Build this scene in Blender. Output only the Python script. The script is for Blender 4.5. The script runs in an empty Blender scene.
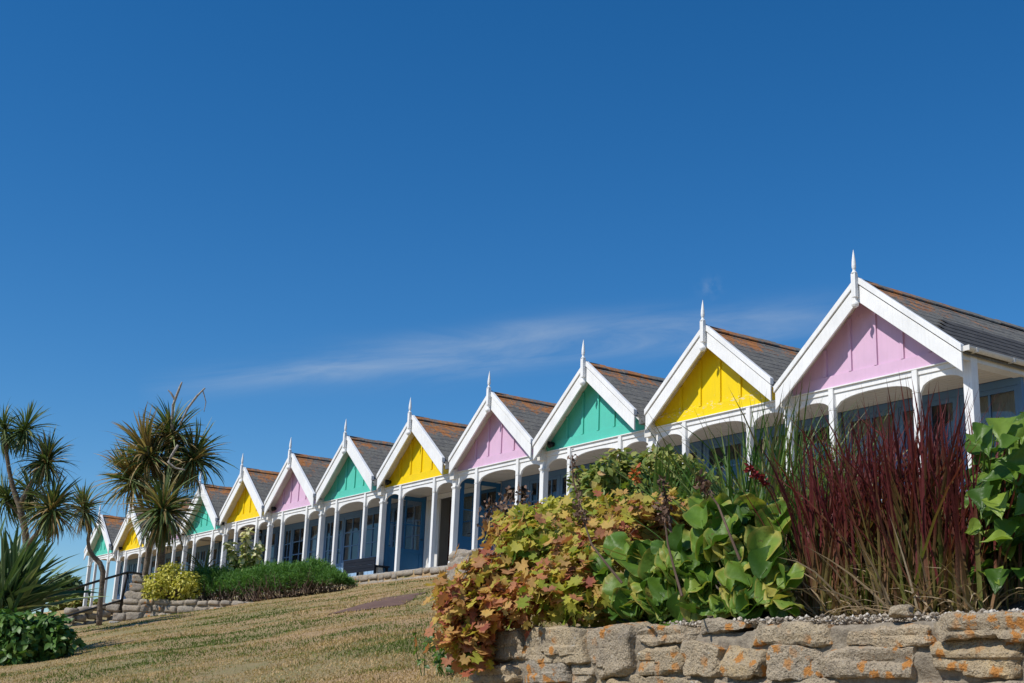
import bpy, math, random
import numpy as np
from mathutils import Vector, Matrix, noise

random.seed(7); rng = np.random.default_rng(7)
scene = bpy.context.scene
COL = scene.collection
rad = math.radians

# ------------------------------------------------------------------ camera
F_PX = 1284.1
CAM = np.array([12.9393, -14.9777, -2.7414])
YAW, PITCH, ROLL = 0.98752, 0.26889, 0.039295
def cam_axes():
    cy, sy, cp, sp = math.cos(YAW), math.sin(YAW), math.cos(PITCH), math.sin(PITCH)
    f = np.array([-sy*cp, cy*cp, sp]); r = np.array([cy, sy, 0.0]); u = np.cross(r, f)
    c, s = math.cos(ROLL), math.sin(ROLL)
    return c*r + s*u, -s*r + c*u, f
CR, CU, CF = cam_axes()
def at(x, y, d):
    """world point seen at photo position (x, y), d metres deep: used to survey where things stand"""
    return CAM + d*(CF + (x-512)/F_PX*CR - (y-341.5)/F_PX*CU)
camd = bpy.data.cameras.new('camera'); cam = bpy.data.objects.new('camera', camd); COL.objects.link(cam)
camd.sensor_width = 36; camd.lens = F_PX*36/1024; camd.clip_start = .05; camd.clip_end = 3000
M = Matrix.Identity(4)
for i in range(3):
    M[i][0], M[i][1], M[i][2], M[i][3] = CR[i], CU[i], -CF[i], CAM[i]
cam.matrix_world = M
scene.camera = cam

# ------------------------------------------------------------------ node helpers
def new_mat(name):
    m = bpy.data.materials.new(name); m.use_nodes = True
    nt = m.node_tree; nt.nodes.clear()
    out = nt.nodes.new('ShaderNodeOutputMaterial')
    p = nt.nodes.new('ShaderNodeBsdfPrincipled')
    nt.links.new(p.outputs[0], out.inputs[0])
    return m, nt, p, out
def N(nt, t, **kw):
    n = nt.nodes.new(t)
    for k, v in kw.items():
        if hasattr(n, k) and not isinstance(v, tuple): setattr(n, k, v)
    return n
def setin(nt, sock, v):
    if hasattr(v, 'is_output'): nt.links.new(v, sock)
    else: sock.default_value = v
def ramp(nt, fac, stops, interp='LINEAR'):
    r = nt.nodes.new('ShaderNodeValToRGB'); r.color_ramp.interpolation = interp
    e = r.color_ramp.elements
    while len(e) < len(stops): e.new(0.5)
    for el, (pos, c) in zip(e, stops):
        el.position = pos
        el.color = (c, c, c, 1) if isinstance(c, (int, float)) else (c[0], c[1], c[2], 1)
    nt.links.new(fac, r.inputs[0]); return r.outputs[0]
def coords(nt, kind='Object', scale=(1, 1, 1)):
    t = nt.nodes.new('ShaderNodeTexCoord'); mp = nt.nodes.new('ShaderNodeMapping')
    mp.inputs['Scale'].default_value = scale
    nt.links.new(t.outputs[kind], mp.inputs[0]); return mp.outputs[0]
def geo_pos(nt, scale=(1, 1, 1)):
    g = nt.nodes.new('ShaderNodeNewGeometry'); mp = nt.nodes.new('ShaderNodeMapping')
    mp.inputs['Scale'].default_value = scale
    nt.links.new(g.outputs['Position'], mp.inputs[0]); return mp.outputs[0]
def noise_n(nt, vec, scale, detail=4, rough=.55, dist=0):
    n = nt.nodes.new('ShaderNodeTexNoise')
    n.inputs['Scale'].default_value = scale; n.inputs['Detail'].default_value = detail
    n.inputs['Roughness'].default_value = rough; n.inputs['Distortion'].default_value = dist
    nt.links.new(vec, n.inputs['Vector']); return n.outputs[0]
def math_n(nt, op, a, b=0.0, clamp=False):
    n = nt.nodes.new('ShaderNodeMath'); n.operation = op; n.use_clamp = clamp
    setin(nt, n.inputs[0], a); setin(nt, n.inputs[1], b); return n.outputs[0]
def mix(nt, fac, a, b, blend='MIX'):
    n = nt.nodes.new('ShaderNodeMix'); n.data_type = 'RGBA'; n.blend_type = blend
    def s4(v): return v if hasattr(v, 'is_output') else (v[0], v[1], v[2], 1)
    setin(nt, n.inputs['Factor'], fac); setin(nt, n.inputs['A'], s4(a)) if False else None
    setin(nt, n.inputs[6], s4(a)); setin(nt, n.inputs[7], s4(b)); return n.outputs[2]
def attr(nt, name):
    a = nt.nodes.new('ShaderNodeAttribute'); a.attribute_name = name; return a.outputs['Fac']
def bump(nt, p, h, strength=.4, dist=.01):
    b = nt.nodes.new('ShaderNodeBump'); b.inputs['Strength'].default_value = strength
    b.inputs['Distance'].default_value = dist
    nt.links.new(h, b.inputs['Height']); nt.links.new(b.outputs[0], p.inputs['Normal'])

# ------------------------------------------------------------------ materials
def paint(name, col, dirt=.12, flake=0.0, rough=.5):
    m, nt, p, _ = new_mat(name)
    v = geo_pos(nt); vs = geo_pos(nt, (14, 14, 1.2))
    n1 = noise_n(nt, v, 2.3, 6, .6); n2 = noise_n(nt, vs, 2.0, 5, .6)
    dk = tuple(c*.62+.02 for c in col)
    f = math_n(nt, 'MULTIPLY', ramp(nt, n1, [(.42, 0), (.78, 1)]), dirt*1.6)
    c = mix(nt, f, col, dk)
    f2 = math_n(nt, 'MULTIPLY', ramp(nt, n2, [(.46, 0), (.72, 1)]), dirt*1.5)
    c = mix(nt, f2, c, tuple(x*.7+.03 for x in col))
    if flake:
        n3 = noise_n(nt, geo_pos(nt, (3, 3, 9)), 3.0, 8, .75)
        zs_ = nt.nodes.new('ShaderNodeSeparateXYZ'); nt.links.new(geo_pos(nt), zs_.inputs[0])
        n3 = math_n(nt, 'SUBTRACT', n3, math_n(nt, 'MULTIPLY', math_n(nt, 'ABSOLUTE', math_n(nt, 'SUBTRACT', zs_.outputs[2], 2.36)), .55))
        c = mix(nt, ramp(nt, n3, [(.62-flake, 0), (.65-flake, 1)]), c, (.66, .60, .46))
    setin(nt, p.inputs['Base Color'], c); p.inputs['Roughness'].default_value = rough; p.inputs['Specular IOR Level'].default_value = .25
    bump(nt, p, n2, .15, .004)
    return m
WHITE = paint('white_paint', (.83, .83, .82), .26)
WHITE2 = paint('white_weathered', (.74, .72, .68), .3, 0.0)
CEIL = paint('soffit_paint', (.66, .60, .52), .2)
PINK = paint('pink_paint', (.68, .45, .61), .14)
YELLOW = paint('yellow_paint', (.84, .59, .002), .16)
YELLOWF = paint('yellow_paint_flaking', (.86, .62, .004), .14, .075)
GREEN = paint('green_paint', (.10, .54, .42), .16)
BLUE = paint('blue_paint', (.10, .20, .36), .2)
BLUED = paint('deep_blue_paint', (.02, .12, .26), .2)
BLUE_LIT = paint('sunlit_blue_paint', (.30, .45, .64), .15)  # the blue lightened for sun reaching the foot of the back wall
BROWN = paint('doorway_dark_red', (.055, .010, .007), .01)  # darkness of the open doorway, put into the colour
BLACK = paint('black_paint', (.012, .013, .015), .1)
NAVY = paint('navy_bench', (.006, .009, .018), .1, rough=.7)
GREY = paint('grey_fabric', (.22, .24, .26), .2)
CURT = paint('curtain_cloth', (.72, .68, .58), .2)
LEAD, nt, p, _ = new_mat('lead_flashing')
v = geo_pos(nt)
setin(nt, p.inputs['Base Color'], ramp(nt, noise_n(nt, v, 9, 6, .7), [(.3, (.05, .05, .052)), (.7, (.19, .19, .185))])); p.inputs['Roughness'].default_value = .7
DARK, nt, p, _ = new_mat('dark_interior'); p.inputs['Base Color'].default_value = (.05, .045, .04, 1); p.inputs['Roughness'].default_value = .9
GLASS, nt, p, out = new_mat('window_glass')
tr = nt.nodes.new('ShaderNodeBsdfTransparent'); tr.inputs[0].default_value = (.62, .66, .68, 1)
gl = nt.nodes.new('ShaderNodeBsdfGlossy'); gl.inputs['Roughness'].default_value = .03
fr = nt.nodes.new('ShaderNodeFresnel'); fr.inputs[0].default_value = 1.6
ms = nt.nodes.new('ShaderNodeMixShader')
nt.links.new(math_n(nt, 'ADD', fr.outputs[0], .04), ms.inputs[0]); nt.links.new(tr.outputs[0], ms.inputs[1]); nt.links.new(gl.outputs[0], ms.inputs[2]); nt.links.new(ms.outputs[0], out.inputs[0])

def roof_mat():
    m, nt, p, _ = new_mat('lichened_roof')
    v = geo_pos(nt); o = coords(nt, 'Object')
    r = attr(nt, 'rnd')
    base = ramp(nt, r, [(0, (.118, .114, .106)), (.45, (.135, .130, .120)), (.8, (.148, .142, .130)), (1, (.165, .158, .145))])
    n1 = noise_n(nt, v, 5, 8, .7)
    base = mix(nt, math_n(nt, 'MULTIPLY', ramp(nt, n1, [(.38, 0), (.66, 1)]), .8), base, (.20, .19, .155))
    base = mix(nt, ramp(nt, noise_n(nt, v, 14, 6, .75), [(.42, .75), (.56, 0)]), base, (.085, .081, .075))
    # dark wash low down
    # lichen: orange near the ridge
    sep = nt.nodes.new('ShaderNodeSeparateXYZ'); nt.links.new(o, sep.inputs[0])
    h = math_n(nt, 'MULTIPLY_ADD', sep.outputs[2], 1.0); h.node.inputs[2].default_value = -3.0
    h = math_n(nt, 'MINIMUM', h, .50)
    n2 = noise_n(nt, v, 3.2, 8, .75, .4)
    k = math_n(nt, 'ADD', n2, math_n(nt, 'MULTIPLY', h, .40))
    k = math_n(nt, 'ADD', k, math_n(nt, 'MULTIPLY', math_n(nt, 'SUBTRACT', noise_n(nt, v, 1.3, 4, .6), .5), .5))
    yk = math_n(nt, 'SUBTRACT', k, math_n(nt, 'MULTIPLY', sep.outputs[1], .045))
    fine = noise_n(nt, v, 26, 5, .7)
    yk = math_n(nt, 'ADD', yk, math_n(nt, 'MULTIPLY', math_n(nt, 'SUBTRACT', fine, .5), .6))
    f = ramp(nt, yk, [(.63, 0), (.73, .92)])
    lich = ramp(nt, noise_n(nt, v, 12, 4), [(.3, (.28, .085, .018)), (.6, (.46, .17, .03)), (.85, (.36, .22, .08))])
    c = mix(nt, f, base, lich)
    g = noise_n(nt, v, 60, 3, .6)
    c = mix(nt, math_n(nt, 'MULTIPLY', ramp(nt, g, [(.58, 0), (.7, 1)]), .45), c, (.23, .22, .19))
    setin(nt, p.inputs['Base Color'], c); p.inputs['Roughness'].default_value = .88
    bump(nt, p, n1, .5, .01)
    return m
ROOF = roof_mat()
ROOFD, nt, p, _ = new_mat('dark_slate')
v = geo_pos(nt)
c = mix(nt, ramp(nt, noise_n(nt, v, 5, 8, .7), [(.4, 0), (.75, .8)]), (.038, .035, .034), (.10, .095, .085))
setin(nt, p.inputs['Base Color'], c); p.inputs['Roughness'].default_value = .85

def stone_mat(name, cols, lichen=.5, white=.4, scale=1.0):
    m, nt, p, _ = new_mat(name)
    v = geo_pos(nt)
    r = attr(nt, 'rnd')
    base = ramp(nt, r, [(i/(len(cols)-1), c) for i, c in enumerate(cols)])
    n1 = noise_n(nt, v, 9*scale, 8, .7, .3); n2 = noise_n(nt, v, 38*scale, 6, .7); n3 = noise_n(nt, v, 130*scale, 3, .6)
    c = mix(nt, math_n(nt, 'MULTIPLY', ramp(nt, n1, [(.38, 0), (.66, 1)]), .7), base, (.19, .16, .13))
    c = mix(nt, math_n(nt, 'MULTIPLY', ramp(nt, n2, [(.42, 0), (.7, 1)]), .6), c, (.50, .41, .28))
    # grains and pits
    c = mix(nt, math_n(nt, 'MULTIPLY', ramp(nt, n3, [(.30, 1), (.46, 0)]), .75), c, (.045, .038, .03))
    c = mix(nt, math_n(nt, 'MULTIPLY', ramp(nt, n3, [(.58, 0), (.7, 1)]), .45), c, (.52, .47, .39))
    # white lichen crusts
    nw = noise_n(nt, v, 15*scale, 6, .75, .6)
    c = mix(nt, ramp(nt, nw, [(.69-white*.1, 0), (.735-white*.1, .85)]), c, (.54, .53, .48))
    # orange lichen rosettes
    vo = nt.nodes.new('ShaderNodeTexVoronoi'); vo.inputs['Scale'].default_value = 17*scale; nt.links.new(v, vo.inputs['Vector'])
    vd = math_n(nt, 'ADD', vo.outputs['Distance'], math_n(nt, 'MULTIPLY', math_n(nt, 'SUBTRACT', n2, .5), 1.3))
    big = noise_n(nt, v, 3.1*scale, 3, .5)
    mask = math_n(nt, 'MULTIPLY', ramp(nt, vd, [(.26, 1), (.36, 0)]), ramp(nt, big, [(.60-lichen*.2, 0), (.68-lichen*.2, 1)]))
    c = mix(nt, mask, c, mix(nt, n3, (.40, .15, .025), (.58, .27, .07)))
    setin(nt, p.inputs['Base Color'], c); p.inputs['Roughness'].default_value = .92
    hh = math_n(nt, 'ADD', math_n(nt, 'MULTIPLY', n2, .6), math_n(nt, 'MULTIPLY', n3, .35))
    bump(nt, p, hh, 1.0, .03)
    return m
STONE = stone_mat('limestone', [(.50, .40, .27), (.60, .45, .27), (.40, .34, .26), (.55, .40, .21), (.48, .42, .33)], 1.0, .6)
STONE_FAR = stone_mat('old_limestone', [(.34, .29, .24), (.42, .36, .29), (.27, .24, .21), (.38, .34, .29)], .05, .4, .6)
MORTAR, nt, p, _ = new_mat('crumbly_mortar')
v = geo_pos(nt); n1 = noise_n(nt, v, 40, 6, .7)
setin(nt, p.inputs['Base Color'], ramp(nt, n1, [(.3, (.16, .13, .095)), (.7, (.36, .30, .22))])); p.inputs['Roughness'].default_value = .95; bump(nt, p, n1, .8, .02)
CONC, nt, p, _ = new_mat('pale_concrete')
v = geo_pos(nt); n1 = noise_n(nt, v, 12, 6, .7)
setin(nt, p.inputs['Base Color'], ramp(nt, n1, [(.3, (.30, .29, .27)), (.7, (.48, .46, .43))])); p.inputs['Roughness'].default_value = .9
SOIL, nt, p, _ = new_mat('garden_soil')
v = geo_pos(nt); n1 = noise_n(nt, v, 30, 6, .7)
setin(nt, p.inputs['Base Color'], ramp(nt, n1, [(.3, (.045, .034, .024)), (.7, (.17, .135, .095))])); p.inputs['Roughness'].default_value = .97; bump(nt, p, n1, 1, .03)
RUST, nt, p, _ = new_mat('brown_slab')
v = geo_pos(nt); n1 = noise_n(nt, v, 7, 7, .7)
setin(nt, p.inputs['Base Color'], ramp(nt, n1, [(.3, (.095, .048, .032)), (.7, (.17, .095, .065))])); p.inputs['Roughness'].default_value = .85; bump(nt, p, n1, .5, .01)
PEB, nt, p, _ = new_mat('pebbles')
setin(nt, p.inputs['Base Color'], ramp(nt, attr(nt, 'rnd'), [(0, (.16, .13, .10)), (.3, (.34, .28, .21)), (.7, (.46, .40, .32)), (1, (.60, .55, .48))])); p.inputs['Roughness'].default_value = .85
LAWN, nt, p, _ = new_mat('dry_lawn')
v = geo_pos(nt); n1 = noise_n(nt, v, .55, 5, .6); n2 = noise_n(nt, v, 9, 8, .75); n3 = noise_n(nt, v, 60, 4, .7)
c = mix(nt, ramp(nt, n1, [(.42, 0), (.60, 1)]), (.42, .27, .13), (.19, .20, .06))
c = mix(nt, math_n(nt, 'MULTIPLY', ramp(nt, n2, [(.35, 0), (.65, 1)]), .6), c, (.25, .155, .075))
c = mix(nt, math_n(nt, 'MULTIPLY', ramp(nt, n3, [(.4, 0), (.6, 1)]), .5), c, (.42, .30, .16))
setin(nt, p.inputs['Base Color'], c); p.inputs['Roughness'].default_value = .95; bump(nt, p, math_n(nt, 'ADD', n2, n3), .8, .03)

def leaf_mat(name, stops, tstops=None, trans=.3, rough=.5, veins=None, tmix=1.0, spec=.35, blem=0):
    m, nt, p, out = new_mat(name)
    c = ramp(nt, attr(nt, 'rnd'), stops)
    if tstops:   # colour change along the blade (tip / edge colour)
        t = attr(nt, 't')
        rr = math_n(nt, 'ADD', t, math_n(nt, 'MULTIPLY', math_n(nt, 'SUBTRACT', attr(nt, 'rnd'), .5), .5))
        f = ramp(nt, rr, [(a, b) for a, b, _ in tstops])
        c = mix(nt, f, c, tstops[-1][2])
    v = geo_pos(nt)
    c = mix(nt, math_n(nt, 'MULTIPLY', ramp(nt, noise_n(nt, v, 45, 5, .7), [(.4, 0), (.7, 1)]), .35), c, mix(nt, 1.0, c, (.55, .5, .4), 'MULTIPLY'))
    if blem:
        c = mix(nt, ramp(nt, noise_n(nt, v, 11, 3, .5), [(.35, 0), (.7, .55)]), c, mix(nt, 1.0, c, (1.6, 1.35, .9), 'MULTIPLY'))
        c = mix(nt, ramp(nt, noise_n(nt, v, 24, 6, .7, .5), [(.70-blem, 0), (.74-blem, .9)]), c, (.17, .10, .045))
    setin(nt, p.inputs['Base Color'], c); p.inputs['Roughness'].default_value = rough
    p.inputs['Specular IOR Level'].default_value = spec
    bump(nt, p, noise_n(nt, v, 70, 4, .6), .25, .006)
    if trans:
        tl = nt.nodes.new('ShaderNodeBsdfTranslucent')
        nt.links.new(mix(nt, 1.0, c, (1.25, 1.35, .7), 'MULTIPLY'), tl.inputs[0])
        s = nt.nodes.new('ShaderNodeMixShader'); s.inputs[0].default_value = trans
        nt.links.new(p.outputs[0], s.inputs[1]); nt.links.new(tl.outputs[0], s.inputs[2]); nt.links.new(s.outputs[0], out.inputs[0])
    return m
L_CORD = leaf_mat('cordyline_leaf', [(0, (.05, .085, .025)), (.5, (.10, .15, .045)), (.85, (.19, .23, .08)), (1, (.36, .32, .15))], None, .2, .42)
L_CORDB = leaf_mat('cordyline_dry_leaf', [(0, (.14, .11, .04)), (.5, (.28, .20, .08)), (1, (.48, .35, .16))], None, .2, .55)
L_PHOR = leaf_mat('phormium_leaf', [(0, (.04, .085, .03)), (.55, (.09, .16, .055)), (.9, (.20, .27, .11)), (1, (.44, .45, .22))], None, .15, .38)
L_BERG = leaf_mat('bergenia_leaf', [(0, (.045, .11, .016)), (.4, (.11, .215, .032)), (.75, (.20, .30, .055)), (1, (.38, .39, .10))], [(.85, 0, 0), (1.25, .6, (.40, .34, .09))], .3, .46, spec=.28, blem=.07)
L_GER = leaf_mat('geranium_leaf', [(0, (.08, .16, .025)), (.22, (.22, .28, .04)), (.45, (.42, .40, .075)), (.62, (.50, .36, .12)), (.8, (.44, .21, .12)), (1, (.29, .09, .065))], [(.75, 0, 0), (1.15, .7, (.36, .12, .06))], .36, .6, spec=.15, blem=.09)
L_BLOOD = leaf_mat('blood_grass_blade', [(0, (.11, .15, .03)), (.3, (.20, .21, .055)), (.6, (.32, .20, .10)), (1, (.42, .29, .16))], [(.16, 0, 0), (.60, .95, (.145, .022, .028))], .35, .5, spec=.2)
L_GRASS = leaf_mat('green_blade', [(0, (.06, .13, .025)), (.5, (.12, .21, .04)), (.85, (.22, .28, .07)), (1, (.42, .31, .14))], [(.75, 0, 0), (1.1, .7, (.28, .18, .10))], .3, .45)
L_STRAW = leaf_mat('straw', [(0, (.22, .15, .08)), (.6, (.38, .28, .17)), (1, (.5, .4, .27))], None, .2, .7)
L_LAWN = leaf_mat('lawn_blade', [(0, (.10, .15, .03)), (.3, (.22, .23, .06)), (.5, (.40, .28, .12)), (1, (.58, .41, .22))], None, .25, .7, spec=.1)
L_FATS = leaf_mat('hydrangea_leaf', [(0, (.04, .10, .014)), (.5, (.11, .21, .025)), (1, (.25, .35, .05))], None, .35, .42)
L_SPIR = leaf_mat('shrub_leaf', [(0, (.09, .16, .03)), (.4, (.20, .26, .05)), (.75, (.38, .39, .11)), (1, (.55, .30, .11))], None, .3, .5)
L_EUON = leaf_mat('yellow_leaf', [(0, (.20, .23, .03)), (.35, (.50, .47, .06)), (1, (.78, .70, .18))], None, .3, .5)
L_VARI = leaf_mat('variegated_leaf', [(0, (.12, .20, .04)), (.35, (.28, .34, .08)), (.6, (.60, .58, .30)), (1, (.80, .74, .5))], None, .3, .5)
L_HEB = leaf_mat('juniper_leaf', [(0, (.06, .14, .035)), (.5, (.115, .245, .06)), (1, (.21, .36, .10))], None, .3, .6, spec=.15)
L_TWIG = leaf_mat('dead_twig', [(0, (.07, .045, .03)), (.6, (.16, .105, .075)), (1, (.26, .19, .14))], None, 0, .85)
L_HEDGE = leaf_mat('laurel_leaf', [(0, (.035, .09, .018)), (.5, (.075, .17, .03)), (1, (.18, .28, .06))], None, .22, .42, spec=.3)
L_FAR = leaf_mat('distant_leaf', [(0, (.03, .06, .018)), (.5, (.06, .10, .025)), (1, (.12, .17, .05))], None, .2, .6)
L_FLOW = leaf_mat('orange_flower', [(0, (.5, .10, .02)), (1, (.62, .2, .04))], None, .3, .5)
L_SEED = leaf_mat('dead_flower', [(0, (.09, .05, .035)), (.6, (.19, .11, .075)), (1, (.32, .21, .14))], None, .1, .8)
BARK, nt, p, _ = new_mat('palm_bark')
n1 = noise_n(nt, geo_pos(nt, (6, 6, 22)), 2, 6, .7); n2 = noise_n(nt, geo_pos(nt), 9, 5, .7)
c = mix(nt, ramp(nt, n1, [(.35, 0), (.65, 1)]), (.085, .062, .045), (.25, .195, .145))
c = mix(nt, math_n(nt, 'MULTIPLY', ramp(nt, n2, [(.45, 0), (.7, 1)]), .6), c, (.36, .30, .23))
setin(nt, p.inputs['Base Color'], c); p.inputs['Roughness'].default_value = .95; bump(nt, p, n1, 1, .03)
DEADW, nt, p, _ = new_mat('bleached_wood')
n1 = noise_n(nt, geo_pos(nt), 20, 5, .6)
setin(nt, p.inputs['Base Color'], ramp(nt, n1, [(.3, (.20, .17, .14)), (.7, (.42, .38, .33))])); p.inputs['Roughness'].default_value = .9

# ------------------------------------------------------------------ object helpers
def tag(o, label=None, cat=None, group=None, kind=None):
    if label: o['label'] = label
    if cat: o['category'] = cat
    if group: o['group'] = group
    if kind: o['kind'] = kind
    return o
def empty(name, loc=(0, 0, 0), label=None, cat=None, group=None):
    o = bpy.data.objects.new(name, None); COL.objects.link(o); o.location = loc; o.empty_display_size = .2
    return tag(o, label, cat, group)
class MB:
    def __init__(s): s.v = []; s.f = []; s.r = []; s.cur = .5
    def add(s, vs, fs, r=None):
        b = len(s.v); s.v += [tuple(v) for v in vs]; s.f += [tuple(b+i for i in f) for f in fs]
        s.r += [s.cur if r is None else r]*len(vs)
    def box(s, x0, x1, y0, y1, z0, z1, r=None):
        s.add([(x0, y0, z0), (x1, y0, z0), (x1, y1, z0), (x0, y1, z0), (x0, y0, z1), (x1, y0, z1), (x1, y1, z1), (x0, y1, z1)],
              [(0, 3, 2, 1), (4, 5, 6, 7), (0, 1, 5, 4), (1, 2, 6, 5), (2, 3, 7, 6), (3, 0, 4, 7)], r)
    def prism(s, poly, y0, y1):
        """poly in XZ extruded along Y"""
        n = len(poly)
        vs = [(x, y0, z) for x, z in poly] + [(x, y1, z) for x, z in poly]
        fs = [tuple(range(n)), tuple(range(2*n-1, n-1, -1))] + [(i, i+n, (i+1) % n+n, (i+1) % n) for i in range(n)]
        s.add(vs, fs)
    def lathe(s, prof, cx, cy, seg=12):
        vs = []; fs = []
        for r_, z in prof:
            for k in range(seg): a = 2*math.pi*k/seg; vs.append((cx+r_*math.cos(a), cy+r_*math.sin(a), z))
        for i in range(len(prof)-1):
            for k in range(seg): fs.append((i*seg+k, i*seg+(k+1) % seg, (i+1)*seg+(k+1) % seg, (i+1)*seg+k))
        fs.append(tuple(range(seg-1, -1, -1))); fs.append(tuple((len(prof)-1)*seg+k for k in range(seg)))
        s.add(vs, fs)
    def tube(s, pts, radii, seg=8, r=None):
        pts = [Vector(p) for p in pts]; n = len(pts)
        if not hasattr(radii, '__len__'): radii = [radii]*n
        vs = []; fs = []
        up = Vector((.31, .17, .93))
        for i, q in enumerate(pts):
            d = (pts[min(i+1, n-1)]-pts[max(i-1, 0)]).normalized()
            a = d.cross(up); a = a.normalized() if a.length > .05 else d.cross(Vector((1, 0, 0))).normalized()
            b = d.cross(a)
            for k in range(seg):
                t = 2*math.pi*k/seg; w = q+(a*math.cos(t)+b*math.sin(t))*radii[i]; vs.append(tuple(w))
        for i in range(n-1):
            for k in range(seg): fs.append((i*seg+k, i*seg+(k+1) % seg, (i+1)*seg+(k+1) % seg, (i+1)*seg+k))
        fs.append(tuple(range(seg-1, -1, -1))); fs.append(tuple((n-1)*seg+k for k in range(seg)))
        s.add(vs, fs, r)
    def mesh(s, name, mat, smooth=False):
        me = bpy.data.meshes.new(name); me.from_pydata(s.v, [], s.f); me.update()
        a = me.attributes.new('rnd', 'FLOAT', 'POINT'); a.data.foreach_set('value', np.array(s.r, dtype=np.float32))
        me.materials.append(mat)
        if smooth: me.polygons.foreach_set('use_smooth', np.ones(len(me.polygons), dtype=bool))
        return me
    def build(s, name, mat, parent=None, smooth=False, bevel=0):
        return link(name, s.mesh(name, mat, smooth), parent, bevel)
def link(name, me, parent=None, bevel=0):
    o = bpy.data.objects.new(name, me); COL.objects.link(o)
    if parent is not None: o.parent = parent
    if bevel:
        m = o.modifiers.new('bevel', 'BEVEL'); m.width = bevel; m.segments = 2; m.limit_method = 'ANGLE'; m.angle_limit = rad(40)
    return o
def np_mesh(name, V, Fq, mat, rnd=None, t=None, parent=None, smooth=True):
    """V (n,3); Fq (m,k) all faces with k corners"""
    me = bpy.data.meshes.new(name)
    V = np.asarray(V, np.float32); Fq = np.asarray(Fq, np.int32); k = Fq.shape[1]
    me.vertices.add(len(V)); me.vertices.foreach_set('co', V.ravel())
    me.loops.add(Fq.size); me.loops.foreach_set('vertex_index', Fq.ravel())
    me.polygons.add(len(Fq)); me.polygons.foreach_set('loop_start', np.arange(0, Fq.size, k, dtype=np.int32))
    me.polygons.foreach_set('loop_total', np.full(len(Fq), k, dtype=np.int32))
    me.update(calc_edges=True); me.validate()
    for nm, arr in (('rnd', rnd), ('t', t)):
        if arr is not None:
            a = me.attributes.new(nm, 'FLOAT', 'POINT'); a.data.foreach_set('value', np.asarray(arr, np.float32).ravel())
    me.polygons.foreach_set('use_smooth', np.full(len(Fq), smooth, dtype=bool))
    me.materials.append(mat)
    return link(name, me, parent)

# blades: strap leaves arching from a base
def blades(P, az, el, L, W, droop, seg=5, rnd=None, fold=0.25, wprof=None, sway=0.0):
    n = len(P); P = np.asarray(P, float)
    az, el, L, W, droop = [np.broadcast_to(np.asarray(a, float), (n,)) for a in (az, el, L, W, droop)]
    ts = np.linspace(0, 1, seg+1)
    c = np.zeros((n, seg+1, 3)); c[:, 0] = P
    saz = np.broadcast_to(np.asarray(sway, float), (n,))
    for i in range(1, seg+1):
        tm = (ts[i]+ts[i-1])/2
        e = el - droop*tm**1.4; a = az + saz*tm
        d = np.stack([np.cos(e)*np.cos(a), np.cos(e)*np.sin(a), np.sin(e)], 1)
        c[:, i] = c[:, i-1] + d*(L/seg)[:, None]
    tan = np.gradient(c, axis=1); tan /= np.linalg.norm(tan, axis=2, keepdims=True)+1e-9
    side = np.stack([-np.sin(az), np.cos(az), np.zeros(n)], 1)
    tw = rng.normal(0, .5, n)
    side3 = np.repeat(side[:, None], seg+1, 1)
    nor = np.cross(tan, side3)
    ca, sa = np.cos(tw)[:, None, None], np.sin(tw)[:, None, None]
    side3, nor = side3*ca+nor*sa, nor*ca-side3*sa
    wp = wprof(ts) if wprof else (np.minimum(1, ts*5+.45)*(1-ts**2.2))
    wp = np.maximum(wp, .02)
    hw = W[:, None, None]*.5*wp[None, :, None]
    Lf = c-side3*hw+nor*hw*fold; Rt = c+side3*hw+nor*hw*fold
    V = np.stack([Lf, c, Rt], 2).reshape(-1, 3)
    k = np.arange(seg); q = []
    for s_ in (0, 1): q.append(np.stack([k*3+s_, k*3+s_+1, (k+1)*3+s_+1, (k+1)*3+s_], 1))
    q = np.concatenate(q); Fq = (q[None]+(np.arange(n)*(seg+1)*3)[:, None, None]).reshape(-1, 4)
    if rnd is None: rnd = rng.random(n)
    R_ = np.repeat(rnd, (seg+1)*3); T_ = np.tile(np.repeat(ts, 3), n)
    return V, Fq, R_, T_
def join(parts):
    V = []; F_ = []; R_ = []; T_ = []; b = 0
    for v, f, r, t in parts:
        V.append(v); F_.append(f+b); R_.append(r); T_.append(t); b += len(v)
    return np.concatenate(V), np.concatenate(F_), np.concatenate(R_), np.concatenate(T_)

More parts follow.
